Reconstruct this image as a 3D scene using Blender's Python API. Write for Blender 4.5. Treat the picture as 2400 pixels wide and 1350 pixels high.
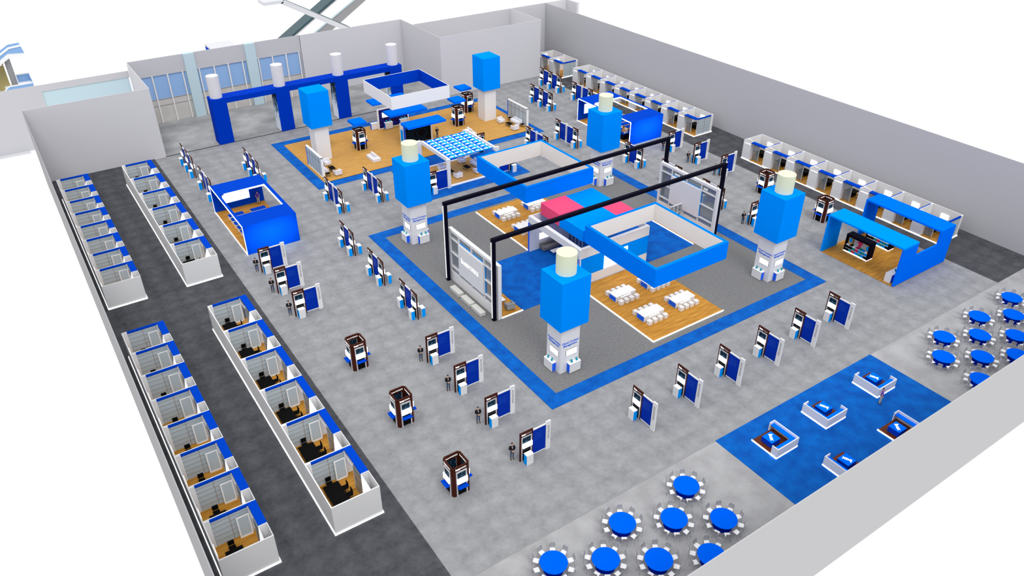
import bpy, bmesh, math, random
from mathutils import Vector, Matrix
random.seed(7)
PI = math.pi; rad = math.radians
S = bpy.context.scene
C = S.collection
for o in list(bpy.data.objects): bpy.data.objects.remove(o)

# ---------------- camera, world, light, exposure ----------------
cd = bpy.data.cameras.new('camera'); cam = bpy.data.objects.new('camera', cd); C.objects.link(cam)
cd.sensor_fit = 'HORIZONTAL'; cd.sensor_width = 36; cd.lens = 1830.86 * 36 / 2400
cd.clip_start = 1; cd.clip_end = 600
cam.location = (0, 0, 45); cam.rotation_euler = (rad(90 - 32.984), 0, rad(-33.921))
S.camera = cam
W = bpy.data.worlds.new('world'); S.world = W; W.use_nodes = True
W.node_tree.nodes['Background'].inputs[0].default_value = (1, 1, 1, 1)
W.node_tree.nodes['Background'].inputs[1].default_value = 1.02
def sun(name, d, e, ang):
    l = bpy.data.lights.new(name, 'SUN'); l.energy = e; l.angle = rad(ang)
    o = bpy.data.objects.new(name, l); C.objects.link(o)
    o.rotation_euler = Vector(d).to_track_quat('-Z', 'Y').to_euler(); o.location = (50, 50, 60)
sun('key_light', (0.10, 0.80, -1.0), 1.3, 28)
sun('side_light', (0.8, -0.2, -1.3), 0.5, 40)
def spot(loc, tgt, e, size, col=(1, 1, 1), blend=.8, r=.5):
    l = bpy.data.lights.new('spot_light', 'SPOT'); l.energy = e; l.spot_size = rad(size); l.spot_blend = blend
    l.shadow_soft_size = r; l.color = col
    o = bpy.data.objects.new('spot_light', l); C.objects.link(o); o.location = loc
    o.rotation_euler = (Vector(tgt) - Vector(loc)).to_track_quat('-Z', 'Y').to_euler()
for bx in (19.5, 22.0, 76.2, 78.9): spot((bx, 76.5, 2.4), (bx, 79.9, 1.85), 800, 98, (.7, 1, 1), 1.0)
for x, y in ((21.5, 118.5), (30.5, 119.5), (39.5, 119)): spot((x, y, 5.5), (x, y, 0), 350, 75, (1, 1, 1), 1.0)
vs = S.view_settings; vs.view_transform = 'Standard'; vs.look = 'None'; vs.exposure = 0.0; vs.gamma = 1.0
vs.use_curve_mapping = False

# ---------------- materials ----------------
MATS = {}
def s2l(c): return tuple((x / 255 / 12.92 if x <= 10 else ((x / 255 + .055) / 1.055) ** 2.4) for x in c)
def mat(name, col, rough=.7, emit=None, es=1.0, spec=.3, metal=0, alpha=1.0):
    m = bpy.data.materials.new(name); m.use_nodes = True
    b = m.node_tree.nodes['Principled BSDF']
    b.inputs['Base Color'].default_value = (*col, 1); b.inputs['Roughness'].default_value = rough
    b.inputs['Specular IOR Level'].default_value = spec; b.inputs['Metallic'].default_value = metal
    b.inputs['Alpha'].default_value = alpha
    if emit: b.inputs['Emission Color'].default_value = (*emit, 1); b.inputs['Emission Strength'].default_value = es
    MATS[name] = m; return m
def noise_mat(name, c0, c1, scale, rough=.9, detail=6, stretch=None, fine=0.0, lo=.35, hi=.65):
    m = mat(name, c0, rough, spec=.15); nt = m.node_tree; b = nt.nodes['Principled BSDF']
    tc = nt.nodes.new('ShaderNodeTexCoord'); mp = nt.nodes.new('ShaderNodeMapping')
    n = nt.nodes.new('ShaderNodeTexNoise'); r = nt.nodes.new('ShaderNodeValToRGB')
    nt.links.new(tc.outputs['Object'], mp.inputs[0]); nt.links.new(mp.outputs[0], n.inputs['Vector'])
    if stretch: mp.inputs['Scale'].default_value = stretch
    n.inputs['Scale'].default_value = scale; n.inputs['Detail'].default_value = detail
    r.color_ramp.elements[0].color = (*c0, 1); r.color_ramp.elements[1].color = (*c1, 1)
    r.color_ramp.elements[0].position = lo; r.color_ramp.elements[1].position = hi
    nt.links.new(n.outputs['Fac'], r.inputs[0])
    out = r.outputs[0]
    if fine:
        n2 = nt.nodes.new('ShaderNodeTexNoise'); n2.inputs['Scale'].default_value = 9; n2.inputs['Detail'].default_value = 4
        nt.links.new(tc.outputs['Object'], n2.inputs['Vector'])
        mx = nt.nodes.new('ShaderNodeMixRGB'); mx.blend_type = 'MULTIPLY'; mx.inputs[0].default_value = 1
        r2 = nt.nodes.new('ShaderNodeValToRGB'); f = 1 - fine
        r2.color_ramp.elements[0].color = (f, f, f, 1); r2.color_ramp.elements[0].position = .3; r2.color_ramp.elements[1].position = .7
        nt.links.new(n2.outputs['Fac'], r2.inputs[0]); nt.links.new(out, mx.inputs[1]); nt.links.new(r2.outputs[0], mx.inputs[2]); out = mx.outputs[0]
    nt.links.new(out, b.inputs['Base Color']); return m
def tile_carpet(name, c0, c1):
    # carpet with a repeating cloudy motif
    m = mat(name, c0, .95, spec=.1); nt = m.node_tree; b = nt.nodes['Principled BSDF']
    tc = nt.nodes.new('ShaderNodeTexCoord'); v = nt.nodes.new('ShaderNodeTexVoronoi'); v.feature = 'SMOOTH_F1'
    v.inputs['Scale'].default_value = .5; v.inputs['Randomness'].default_value = .3; v.inputs['Smoothness'].default_value = .35
    n = nt.nodes.new('ShaderNodeTexNoise'); n.inputs['Scale'].default_value = 1.6; n.inputs['Detail'].default_value = 9; n.inputs['Roughness'].default_value = .72
    w = nt.nodes.new('ShaderNodeMixRGB'); w.blend_type = 'ADD'; w.inputs[0].default_value = .5
    mx = nt.nodes.new('ShaderNodeMath'); mx.operation = 'MULTIPLY_ADD'; mx.inputs[1].default_value = -.42
    r = nt.nodes.new('ShaderNodeValToRGB')
    nt.links.new(tc.outputs['Object'], n.inputs['Vector'])
    nt.links.new(tc.outputs['Object'], w.inputs[1]); nt.links.new(n.outputs['Color'], w.inputs[2]); nt.links.new(w.outputs[0], v.inputs['Vector'])
    nt.links.new(v.outputs['Distance'], mx.inputs[0]); nt.links.new(n.outputs['Fac'], mx.inputs[2])
    r.color_ramp.elements[0].position = .0; r.color_ramp.elements[1].position = .55
    r.color_ramp.elements[0].color = (*c0, 1); r.color_ramp.elements[1].color = (*c1, 1)
    nt.links.new(mx.outputs[0], r.inputs[0]); nt.links.new(r.outputs[0], b.inputs['Base Color']); return m
tile_carpet('grey_carpet', (.20, .203, .213), (.335, .338, .35))
tile_carpet('dark_carpet', (.038, .040, .046), (.098, .101, .112))
noise_mat('plain_grey', (.165, .165, .168), (.2, .2, .2), 4)
noise_mat('concrete', (.34, .34, .35), (.44, .44, .45), .5, fine=.12)
noise_mat('lobby_floor', (.26, .265, .27), (.40, .40, .40), .3, fine=.12)
noise_mat('blue_carpet', (.0, .085, .42), (.0, .135, .56), .9, fine=.2)
noise_mat('wood_floor', (.42, .18, .02), (.62, .30, .045), 1.6, .5, 6, (.35, 3.2, 1), fine=.12)
noise_mat('wood_fine', (.50, .25, .05), (.66, .36, .09), 2.4, .5, 6, (.3, 4, 1), fine=.15)
noise_mat('red_wood', (.07, .012, .003), (.17, .035, .008), 3, .5, 5, (1, 6, 1))
noise_mat('brown_wood', (.036, .005, .0015), (.07, .010, .003), 3, .55, 5, (4, 4, .6))
mat('wall_paint', (.61, .605, .635), .9, spec=.1); mat('wall_paint_dimmed', (.46, .46, .47), .9, spec=.1); mat('wall_paint_dimmed_left', (.36, .36, .375), .9, spec=.05)  # wall paint plus two copies darkened to offset light from the white surroundings
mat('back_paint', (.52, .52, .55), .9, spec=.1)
noise_mat('beige_panel', (.52, .50, .47), (.57, .55, .52), .6, .8)
mat('white', (.78, .78, .79), .6); mat('warm_white', (.78, .76, .75), .65); mat('bright_white', (.88, .88, .88), .5)
mat('trim', (.62, .63, .66), .5)
mat('led', (1, 1, 1), .5, (1, 1, 1), 1.3)
mat('screen', (1, 1, 1), .4, (1, 1, 1), 1.6)
mat('sky_blue', (.0, .27, 1.0), .9, spec=0); mat('sky_blue2', (.0, .16, 1.0), .9, spec=0)
mat('royal_blue', (.0, .052, .52), .85, spec=.02); mat('gate_blue', (.0, .038, .48), .85, spec=.02)
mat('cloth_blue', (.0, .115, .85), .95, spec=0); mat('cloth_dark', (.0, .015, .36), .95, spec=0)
mat('deep_blue', (.0, .028, .38), .6, spec=.05); mat('end_blue', (.02, .13, .9), .8, spec=0); mat('cyan_blue', (.0, .33, 1.0), .8, spec=0)
mat('ring_blue', (.0, .21, 1.0), .9, spec=0); mat('pink', (.86, .075, .19), .75, spec=.15)
mat('cream', (.72, .77, .56), .85, spec=.1); mat('pale_column', (.68, .68, .71), .8, spec=.1)
mat('black', (.004, .004, .004), .7, spec=.05); mat('navy', (.002, .002, .010), .7, spec=.06); mat('dark_grey', (.03, .03, .035), .6)
mat('teal', (.0, .28, .36), .4); mat('chrome', (.6, .6, .62), .25, metal=1); mat('chair_shell', (.36, .36, .38), .5)
mat('chair_seat', (.9, .9, .9), .5); mat('fabric_white', (.75, .75, .79), .85); mat('fabric_grey', (.19, .19, .19), .9); mat('fabric_mid', (.29, .30, .31), .9)
mat('bench_stone', (.60, .59, .56), .85)
mat('pane_blue', (.28, .45, .74), .5, spec=.2); mat('pale_blue', (.50, .64, .70), .7)
mat('ochre', (.42, .35, .15), .8); mat('rail_glass', (.24, .42, .72), .3); mat('teal_metal', (.04, .085, .10), .4)
mat('mid_grey', (.28, .28, .29), .7)
mat('part_glass', (.50, .58, .63), .4, spec=.2, alpha=.9); mat('clear_glass', (.24, .28, .30), .3, spec=.25, alpha=.55)
mat('blue_glass', (.10, .16, .38), .25, alpha=.7); mat('line_brown', (.30, .22, .16), .6); mat('line_dark', (.10, .10, .11), .6)
mat('skin', (.62, .38, .28), .6); mat('hair', (.03, .018, .01), .8); mat('suit', (.006, .006, .008), .8); mat('jeans', (.055, .09, .16), .9)
mat('shirt', (.45, .5, .6), .8); mat('purple', (.16, .05, .36), .85); mat('khaki', (.50, .44, .33), .85); mat('shoe', (.05, .02, .01), .5)
mat('tee_red', (.65, .02, .10), .8); mat('tee_green', (.0, .30, .28), .8); mat('tee_yellow', (.75, .42, .08), .8); mat('panel_grey', (.45, .43, .43), .7)
mat('text_grey', (.33, .33, .34), .7); mat('text_soft', (.55, .5, .5), .6); mat('text_blue', (.02, .16, .85), .6); mat('text_dim', (.0, .055, .42), .6); mat('text_white', (1, 1, 1), .5, (1, 1, 1), .5)
def picture(name, kind):
    m = mat(name, (0, 0, 0), .7, spec=.05); nt = m.node_tree; b = nt.nodes['Principled BSDF']
    tc = nt.nodes.new('ShaderNodeTexCoord'); r = nt.nodes.new('ShaderNodeValToRGB'); e = r.color_ramp.elements
    mp = nt.nodes.new('ShaderNodeMapping'); nt.links.new(tc.outputs['Object'], mp.inputs[0])
    n = nt.nodes.new('ShaderNodeTexNoise'); nt.links.new(mp.outputs[0], n.inputs['Vector'])
    if kind == 'dots':
        n.inputs['Scale'].default_value = 4.5; n.inputs['Detail'].default_value = 2
        cs = [(.3, (.001, .004, .012)), (.5, (.006, .025, .05)), (.75, (.05, .13, .20))]
    elif kind == 'streak':
        n.inputs['Scale'].default_value = .8; n.inputs['Detail'].default_value = 3; n.inputs['Distortion'].default_value = 2.2; mp.inputs['Scale'].default_value = (1, 2, .8)
        cs = [(.3, (.002, .006, .015)), (.45, (.04, .10, .18)), (.53, (.3, .45, .55)), (.62, (.85, .92, 1))]
    elif kind == 'purple':
        n.inputs['Scale'].default_value = 2.5; n.inputs['Detail'].default_value = 5
        cs = [(.35, (.006, .002, .03)), (.5, (.02, .01, .10)), (.58, (.005, .02, .25)), (.66, (.03, .01, .05))]
    if kind == 'streak':
        sx = nt.nodes.new('ShaderNodeSeparateXYZ'); nt.links.new(tc.outputs['Object'], sx.inputs[0])
        g = nt.nodes.new('ShaderNodeMath'); g.operation = 'MULTIPLY_ADD'; g.inputs[1].default_value = -.10; g.inputs[2].default_value = .36
        a = nt.nodes.new('ShaderNodeMath'); a.operation = 'ADD'; nt.links.new(sx.outputs[2], g.inputs[0]); nt.links.new(g.outputs[0], a.inputs[0]); nt.links.new(n.outputs['Fac'], a.inputs[1]); nt.links.new(a.outputs[0], r.inputs[0])
    while len(e) < len(cs): e.new(.5)
    for k, (p, c) in enumerate(cs): e[k].position = p; e[k].color = (*c, 1)
    if kind != 'streak': nt.links.new(n.outputs['Fac'], r.inputs[0])
    nt.links.new(r.outputs[0], b.inputs['Base Color']); return m
picture('dots_image', 'dots'); picture('streak_image', 'streak'); picture('purple_image', 'purple')

# ---------------- mesh helpers ----------------
class MB:
    def __init__(s): s.v = []; s.f = []; s.mi = []; s.mats = []; s.sm = []
    def m(s, name):
        if name not in s.mats: s.mats.append(name)
        return s.mats.index(name)
    def poly(s, vs, fs, mt, smooth=False):
        k = len(s.v); s.v += [tuple(p) for p in vs]; i = s.m(mt)
        for f in fs: s.f.append(tuple(k + j for j in f)); s.mi.append(i); s.sm.append(smooth)
        return s
    def box(s, x0, y0, z0, x1, y1, z1, mt):
        x0, x1 = sorted((x0, x1)); y0, y1 = sorted((y0, y1)); z0, z1 = sorted((z0, z1))
        return s.poly([(x0, y0, z0), (x1, y0, z0), (x1, y1, z0), (x0, y1, z0), (x0, y0, z1), (x1, y0, z1), (x1, y1, z1), (x0, y1, z1)],
                      [(0, 3, 2, 1), (4, 5, 6, 7), (0, 1, 5, 4), (1, 2, 6, 5), (2, 3, 7, 6), (3, 0, 4, 7)], mt)
    def prism(s, pts, z0, z1, mt):      # plan polygon (ccw) extruded up
        n = len(pts)
        return s.poly([(x, y, z0) for x, y in pts] + [(x, y, z1) for x, y in pts],
                      [tuple(range(n - 1, -1, -1)), tuple(range(n, 2 * n))] + [(i, (i + 1) % n, n + (i + 1) % n, n + i) for i in range(n)], mt)
    def yprism(s, pts, y0, y1, mt):     # (x,z) polygon extruded in y
        n = len(pts)
        return s.poly([(x, y0, z) for x, z in pts] + [(x, y1, z) for x, z in pts],
                      [tuple(range(n)), tuple(range(2 * n - 1, n - 1, -1))] + [((i + 1) % n, i, n + i, n + (i + 1) % n) for i in range(n)], mt)
    def cyl(s, x, y, z0, z1, r0, r1, mt, n=32, wob=0, k=9):
        A = [r0 * (1 + wob * math.sin(k * 2 * PI * i / n)) for i in range(n)]
        vs = [(x + A[i] * math.cos(2 * PI * i / n), y + A[i] * math.sin(2 * PI * i / n), z0) for i in range(n)]
        vs += [(x + r1 * math.cos(2 * PI * i / n), y + r1 * math.sin(2 * PI * i / n), z1) for i in range(n)]
        s.poly(vs, [(i, (i + 1) % n, n + (i + 1) % n, n + i) for i in range(n)], mt, True)
        kk = len(s.v); s.v += [tuple(p) for p in vs]
        s.f += [tuple(kk + j for j in range(n - 1, -1, -1)), tuple(kk + n + j for j in range(n))]; s.mi += [s.m(mt)] * 2; s.sm += [False] * 2
        return s
    def tube(s, a, b, r, mt, n=6):
        a = Vector(a); b = Vector(b); d = (b - a).normalized(); u = d.orthogonal().normalized(); w = d.cross(u)
        vs = [tuple(p + (u * math.cos(2 * PI * i / n) + w * math.sin(2 * PI * i / n)) * r) for p in (a, b) for i in range(n)]
        return s.poly(vs, [(i, (i + 1) % n, n + (i + 1) % n, n + i) for i in range(n)] + [tuple(range(n - 1, -1, -1)), tuple(range(n, 2 * n))], mt, True)
    def mesh(s, name):
        me = bpy.data.meshes.new(name); me.from_pydata(s.v, [], s.f)
        for n in s.mats: me.materials.append(MATS[n])
        for p, i, q in zip(me.polygons, s.mi, s.sm): p.material_index = i; p.use_smooth = q
        me.update(); return me
    def build(s, name, parent=None, bevel=0, loc=(0, 0, 0), rz=0):
        o = bpy.data.objects.new(name, s.mesh(name)); C.objects.link(o); o.parent = parent; o.location = loc; o.rotation_euler[2] = rz
        if bevel:
            b = o.modifiers.new('bevel', 'BEVEL'); b.width = bevel; b.segments = 2; b.limit_method = 'ANGLE'
        return o
def tag(o, label, cat, group=None):
    o['label'] = label; o['category'] = cat
    if group: o['group'] = group
    elif 'group' in o: del o['group']
    return o
def thing(name, label, cat, loc=(0, 0, 0), rz=0, group=None):
    o = bpy.data.objects.new(name, None); o.empty_display_size = .3; C.objects.link(o)
    o.location = loc; o.rotation_euler = (0, 0, rz); return tag(o, label, cat, group)
def struct(o): o['kind'] = 'structure'; return o
def copy_tree(o, parent=None):
    c = o.copy(); C.objects.link(c); c.parent = parent
    for ch in list(o.children): copy_tree(ch, c)
    return c
USED = set()
def place(proto, loc, rz, label, group=None):
    k = proto.name
    if k in USED: o = copy_tree(proto)
    else: USED.add(k); o = proto
    o.location = loc; o.rotation_euler = (0, 0, rz); o['label'] = label
    if group: o['group'] = group
    return o
TXT = {}
def text_mesh(body, size, bold=0.0, mt='text_white', ext=.008):
    key = (body, size, bold, mt)
    if key in TXT: return TXT[key]
    cu = bpy.data.curves.new('lettering', 'FONT'); cu.body = body; cu.size = size; cu.extrude = ext; cu.offset = bold
    cu.align_x = 'CENTER'; cu.align_y = 'CENTER'; cu.resolution_u = 2
    o = bpy.data.objects.new('tmp', cu); C.objects.link(o)
    dg = bpy.context.evaluated_depsgraph_get(); me = bpy.data.meshes.new_from_object(o.evaluated_get(dg))
    me.materials.clear(); me.materials.append(MATS[mt]); bpy.data.objects.remove(o); bpy.data.curves.remove(cu)
    TXT[key] = me; return me
def letters(body, size, loc, adv, up, parent=None, bold=0.0, mt='text_white', name='lettering'):
    a = Vector(adv).normalized(); u = Vector(up).normalized(); n = a.cross(u)
    o = bpy.data.objects.new(name, text_mesh(body, size, bold, mt)); C.objects.link(o); o.parent = parent
    M = Matrix((a, u, n)).transposed().to_4x4(); M.translation = Vector(loc); o.matrix_local = M
    return o
ORD = ['first', 'second', 'third', 'fourth', 'fifth', 'sixth', 'seventh', 'eighth', 'ninth', 'tenth']

# ---------------- floors ----------------
def slab(name, x0, y0, x1, y1, z0, z1, mt): return MB().box(x0, y0, z0, x1, y1, z1, mt).build(name)
struct(slab('floor', 15.37, 29.4, 82.38, 113.65, -.3, 0, 'grey_carpet'))
struct(slab('floor', 1.65, 16.7, 15.37, 113.7, -.3, 0, 'dark_carpet'))
struct(slab('floor', 82.38, 29.4, 90.6, 123.3, -.3, 0, 'dark_carpet'))
struct(slab('floor', 15.37, 16.7, 90.6, 29.4, -.3, 0, 'concrete'))
struct(slab('floor', 16.9, 113.65, 62.3, 128, -.3, 0, 'lobby_floor'))
for a in ((16.99, 113.55, 62.3, 113.75), ): struct(slab('trim_1', a[0], a[1], a[2], a[3], 0, .03, 'dark_grey'))
struct(slab('trim_2', 15.4, 29.34, 82.4, 29.46, 0, .015, 'mid_grey'))
tag(slab('registration_carpet', 39.65, 21.3 - 4.5, 60.1, 29.37, 0, .02, 'blue_carpet'), 'bright blue carpet under the registration desks at the front', 'carpet')
def frame_mb(x0, y0, x1, y1, w, z0, z1, mt, wx=None):
    w2 = wx or w; m = MB()
    m.box(x0, y0, z0, x1, y0 + w, z1, mt); m.box(x0, y1 - w, z0, x1, y1, z1, mt)
    m.box(x0, y0 + w, z0, x0 + w2, y1 - w, z1, mt); m.box(x1 - w2, y0 + w, z0, x1, y1 - w, z1, mt); return m
o = frame_mb(30.9, 39.78, 67.36, 76.35, 1.52, 0, .03, 'blue_carpet').build('carpet_border'); tag(o, 'square blue carpet band around the central exhibit, between the four box topped columns', 'carpet')
tag(slab('inner_carpet', 32.42, 41.3, 65.84, 74.83, 0, .015, 'plain_grey'), 'plain mid grey carpet inside the central blue square', 'carpet')
o = frame_mb(30.87, 91.3, 67.39, 109.65, 1.52, 0, .03, 'blue_carpet', 1.4).build('carpet_border'); tag(o, 'blue carpet band around the large wooden demo floor near the entrance', 'carpet')
tag(slab('lounge_carpet', 41.3, 80.4, 57.1, 91.3, 0, .03, 'blue_carpet'), 'blue carpet under the lounge with the patterned lit canopy', 'carpet')
def platform(x0, y0, x1, y1, label, fine=False, led=True, h=.1, sides='SWEN'):
    t = thing('wood_platform', label, 'platform', (0, 0, 0))
    MB().box(x0, y0, .0, x1, y1, h, 'wood_fine' if fine else 'wood_floor').build('deck', t)
    if led:
        m = MB(); e = .09; mt = 'led'
        if 'S' in sides: m.box(x0 - e, y0 - e, 0, x1 + e, y0, h + .02, mt)
        if 'N' in sides: m.box(x0 - e, y1, 0, x1 + e, y1 + e, h + .02, mt)
        if 'W' in sides: m.box(x0 - e, y0, 0, x0, y1, h + .02, mt)
        if 'E' in sides: m.box(x1, y0, 0, x1 + e, y1, h + .02, mt)
        m.build('light_strip', t)
    return t
platform(44.62, 42.12, 54.0, 53.55, 'wooden platform with white lit edge under the near group of white tables', sides='SW')
platform(44.62, 62.85, 54.0, 74.3, 'wooden platform with white lit edge under the far group of white tables', sides='W')
platform(34.8, 53.5, 37.2, 62.9, 'narrow wooden platform strip behind the left grid wall', sides='S')
platform(61.3, 53.5, 64.0, 62.9, 'narrow wooden platform strip behind the right grid wall', sides='W')
tag(slab('theatre_carpet', 37.3, 53.4, 61.2, 62.9, .015, .04, 'blue_carpet'), 'blue carpet running between the two white grid walls through the central room', 'carpet')
t = thing('wood_platform', 'large wooden demo floor inside the blue band near the entrance', 'platform')
MB().box(32.35, 92.82, 0, 66.55, 108.13, .08, 'wood_fine').box(32.35, 92.78, 0, 66.55, 92.82, .07, 'dark_grey').build('deck', t)
t = thing('wood_platform', 'wooden lounge floor with wide white edging under the patterned canopy', 'platform')
MB().box(45.5, 82.75, .0, 52.75, 89.3, .1, 'wood_fine').build('deck', t)
MB().box(45.4, 82.35, .03, 52.8, 82.75, .12, 'bright_white').build('edging', t); MB().box(45.0, 89.3, .03, 52.8, 89.65, .12, 'bright_white').build('edging', t)

# ---------------- building shell ----------------
def wall(name, *a, mt='wall_paint'): return struct(MB().box(*a, mt).build(name))
H = 9.95
wall('wall_left', 1.58, 16.6, -.3, 1.65, 113.7, H, mt='wall_paint_dimmed_left')  # lower brightness put into the colour, since the white world over-lights this face
wall('wall_front', 1.58, 16.55, 0, 90.5, 16.62, H, mt='wall_paint_dimmed')  # same wall paint, dimmed in colour to counter the strong outside light
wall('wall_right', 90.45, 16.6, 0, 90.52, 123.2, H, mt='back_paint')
wall('wall_back', 1.58, 113.7, 0, 16.98, 113.77, H)
wall('wall_entrance_left', 16.9, 113.77, 0, 16.98, 127.7, H)
wall('wall_back_block', 62.2, 113.6, 0, 82.5, 113.67, H)
wall('wall_entrance_right', 62.2, 113.67, 0, 62.27, 127.6, H)
wall('wall_entrance_back', 43.6, 127.6, 0, 62.27, 127.67, H)
wall('wall_pocket_back', 62.27, 123.2, 0, 82.5, 123.27, H, mt='back_paint')
wall('wall_pocket_side', 82.42, 113.67, 0, 82.5, 123.2, H)
wall('wall_far_corner', 82.5, 123.2, 0, 95.5, 123.27, H)
wall('wall_far_post', 95.4, 119.9, 0, 95.9, 123.5, H)
# window wall of the entrance
m = MB(); X0 = 17.1; X1 = 43.6; Yw = 127.7
m.box(16.98, Yw, 7.3, X1, Yw + .08, H, 'back_paint'); m.box(X0, Yw + .15, 0, X1, Yw + .4, 3.65, 'beige_panel'); m.box(X0, Yw + .1, 3.55, X1, Yw + .15, 3.65, 'mid_grey')
m.box(X0, Yw + .1, 2.6, X1, Yw + .14, 2.66, 'mid_grey')
w = struct(m.build('wall_windows'))
mull = [17.65, 19.9, 22.15, 24.42, 26.95, 29.25, 31.47, 33.76, 36.36, 38.68, 40.97, 43.2]
edges = [17.1] + mull + [43.6]; k = 1
for a, b in zip(edges[:-1], edges[1:]):
    segs = [(a, b)]
    if a < 24.9 < b: segs = [(a, 24.95), (26.55, b)]
    if a < 34.4 < b: segs = [(a, 34.4), (36.05, b)]
    for p, q in segs:
        if q - p < .2: continue
        t = bpy.data.objects.new('window_%d' % k, None); C.objects.link(t); struct(t); k += 1
        MB().box(p + .03, Yw + .2, 3.65, q - .03, Yw + .28, 7.3, 'pane_blue').build('pane', t)
for i, x in enumerate(mull): struct(MB().box(x - .09, Yw - .12, 0, x + .09, Yw + .12, 7.35, 'warm_white').build('trim_%d' % (3 + i)))
for i, (a, b) in enumerate(((24.95, 26.55), (34.4, 36.05))): struct(MB().box(a, Yw - .45, 0, b, Yw + .4, H + .02, 'pale_blue').build('wall_pier_%s' % ('left', 'right')[i]))
struct(MB().box(43.48, 127.6, 0, 43.68, 128.1, H, 'wall_paint').build('trim_21'))
# outer wall with pale window, further left
m = MB(); Y = 128.0
m.box(-26, Y, 7.7, 16.9, Y + .1, 8.65, 'back_paint'); m.box(-26, Y, -.4, 5.0, Y + .1, 7.7, 'back_paint'); m.box(5, Y, -.4, 16.9, Y + .1, 2.5, 'back_paint')
struct(m.build('wall_outer_left'))
struct(MB().box(5, Y + .12, 2.5, 16.75, Y + .2, 7.7, 'pale_blue').build('window_20'))
struct(MB().box(-26, Y - .8, -.5, 1.15, Y, -.35, 'trim').build('trim_20'))

# entrance gate with round columns
PX = [24.63, 34.03, 43.43, 52.83]
t = thing('entrance_gate', 'royal blue entrance gate with four broad pillars and a lintel', 'gate', (0, 0, 0))
for x in PX: MB().box(x, 113.58, 0, x + 2.12, 115.7, 6.0, 'gate_blue').build('pillar', t)
MB().box(PX[0], 113.58, 6.0, PX[3] + 2.12, 115.7, 6.75, 'gate_blue').build('lintel', t)
for x in PX[1:]:
    o = MB().box(x - .04, 113.7, .05, x, 115.6, 5.98, 'streak_image').build('picture_panel', t)
    o['label'] = 'tall picture panel with white light streaks on dark blue'
pos = ['leftmost', 'second from the left', 'third from the left', 'rightmost']
for i, x in enumerate(PX):
    tag(MB().cyl(x + 1.06, 114.66, 6.75, 9.9, .86, .86, 'pale_column').build('round_column'), 'pale grey round column on the blue entrance gate, %s' % pos[i], 'column', 'round columns above the entrance gate')

# ---------------- structures beyond the walls ----------------
t = thing('stair_tower', 'white stair landing with blue glass railings beyond the outer wall', 'staircase', (0, 0, 0))
y0, y1 = 139.5, 142
m = MB(); m.yprism([(-6, 3.4), (1.3, 9.25), (2.7, 10.0), (4.9, 9.8), (4.95, 10.5), (2.7, 10.7), (-6, 4.6)], y0, y1, 'bright_white')
for i in range(8):
    x = 2.6 - i * .55; m.box(x - .55, y0 - .05, 10.35 - i * .45 - .3, x, y0, 10.55 - i * .45, 'bright_white')
m.build('upper_landing', t)
MB().yprism([(-6, 5.2), (-6, 7.0), (3.1, 12.0), (4.6, 12.1), (4.9, 10.55), (2.7, 10.75)], y0 - .1, y0 - .04, 'rail_glass').build('railing_glass', t)
MB().yprism([(-6, 6.2), (-6, 6.4), (3.0, 11.65), (4.7, 11.8), (4.7, 11.55), (3.1, 11.4)], y0 - .2, y0 - .1, 'bright_white').yprism([(-6, 7.0), (-6, 7.25), (3.0, 12.3), (4.6, 12.42), (4.6, 12.25), (3.1, 12.1)], y0 - .2, y0 - .1, 'bright_white').build('handrail', t)
MB().cyl(2.35, 140.6, -.5, 9.9, .42, .42, 'mid_grey').build('column', t)
MB().box(-9, 141.5, -.5, 1.7, 141.9, 9.4, 'ochre').build('back_wall', t)
MB().box(.9, 139.4, 5.2, 4.7, 142.6, 5.5, 'bright_white').build('lower_landing', t)
MB().box(2.9, 142.55, 5.5, 4.7, 142.65, 6.6, 'rail_glass').box(4.62, 139.4, 5.5, 4.7, 142.6, 6.5, 'rail_glass').yprism([(-1, 3.2), (-1, 4.2), (1.5, 5.9), (4.65, 5.95), (4.65, 5.5), (1.6, 5.45)], 139.3, 139.38, 'rail_glass').build('railing_glass', t)
MB().box(2.9, 142.5, 6.6, 4.7, 142.7, 6.75, 'bright_white').build('handrail', t); MB().yprism([(-1, 4.2), (-1, 4.35), (1.5, 6.05), (4.65, 6.1), (4.65, 5.95), (1.5, 5.9)], 139.25, 139.4, 'bright_white').build('handrail', t)
t = thing('lobby_kiosk', 'blue sided box with white roof standing behind the window wall', 'kiosk', (0, 0, 0))
MB().box(30.2, 129, 0, 34.2, 134.9, 8.7, 'royal_blue').build('body', t); MB().box(30.2, 129, 8.7, 34.2, 134.9, 8.95, 'trim').build('roof', t)
t = thing('escalator', 'white sided escalator ramp with dark teal top beyond the back wall', 'escalator', (0, 0, 0))
MB().yprism([(47.0, 11.2), (60.2, 3.9), (60.2, 4.9), (47.9, 11.7)], 145, 145.15, 'trim').box(44, 145, 11.2, 47.6, 148.2, 11.75, 'trim').build('side_panel', t)
MB().yprism([(47.7, 11.6), (60.3, 4.75), (60.35, 4.9), (47.8, 11.75)], 145.1, 148.2, 'teal_metal').build('deck', t)
t = thing('escalator', 'dark teal and grey escalator crossing behind the white one', 'escalator', (0, 0, 0))
MB().yprism([(49.8, .9), (62.5, 8.5), (62.5, 9.3), (49.8, 1.6)], 155, 158.5, 'teal_metal').build('deck', t)
MB().yprism([(51.5, 1.9), (62.5, 8.5), (62.55, 8.75), (51.4, 2.15)], 154.9, 154.98, 'chrome').build('step_rail', t)
MB().yprism([(53.6, .9), (69, 9.6), (69, 8.2), (56.5, .6)], 154.3, 154.8, 'mid_grey').build('side_panel', t)
MB().yprism([(53.2, 1.2), (68.5, 9.9), (68.6, 9.7), (53.4, 1.0)], 154.2, 154.28, 'pale_blue').build('handrail', t)

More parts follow.
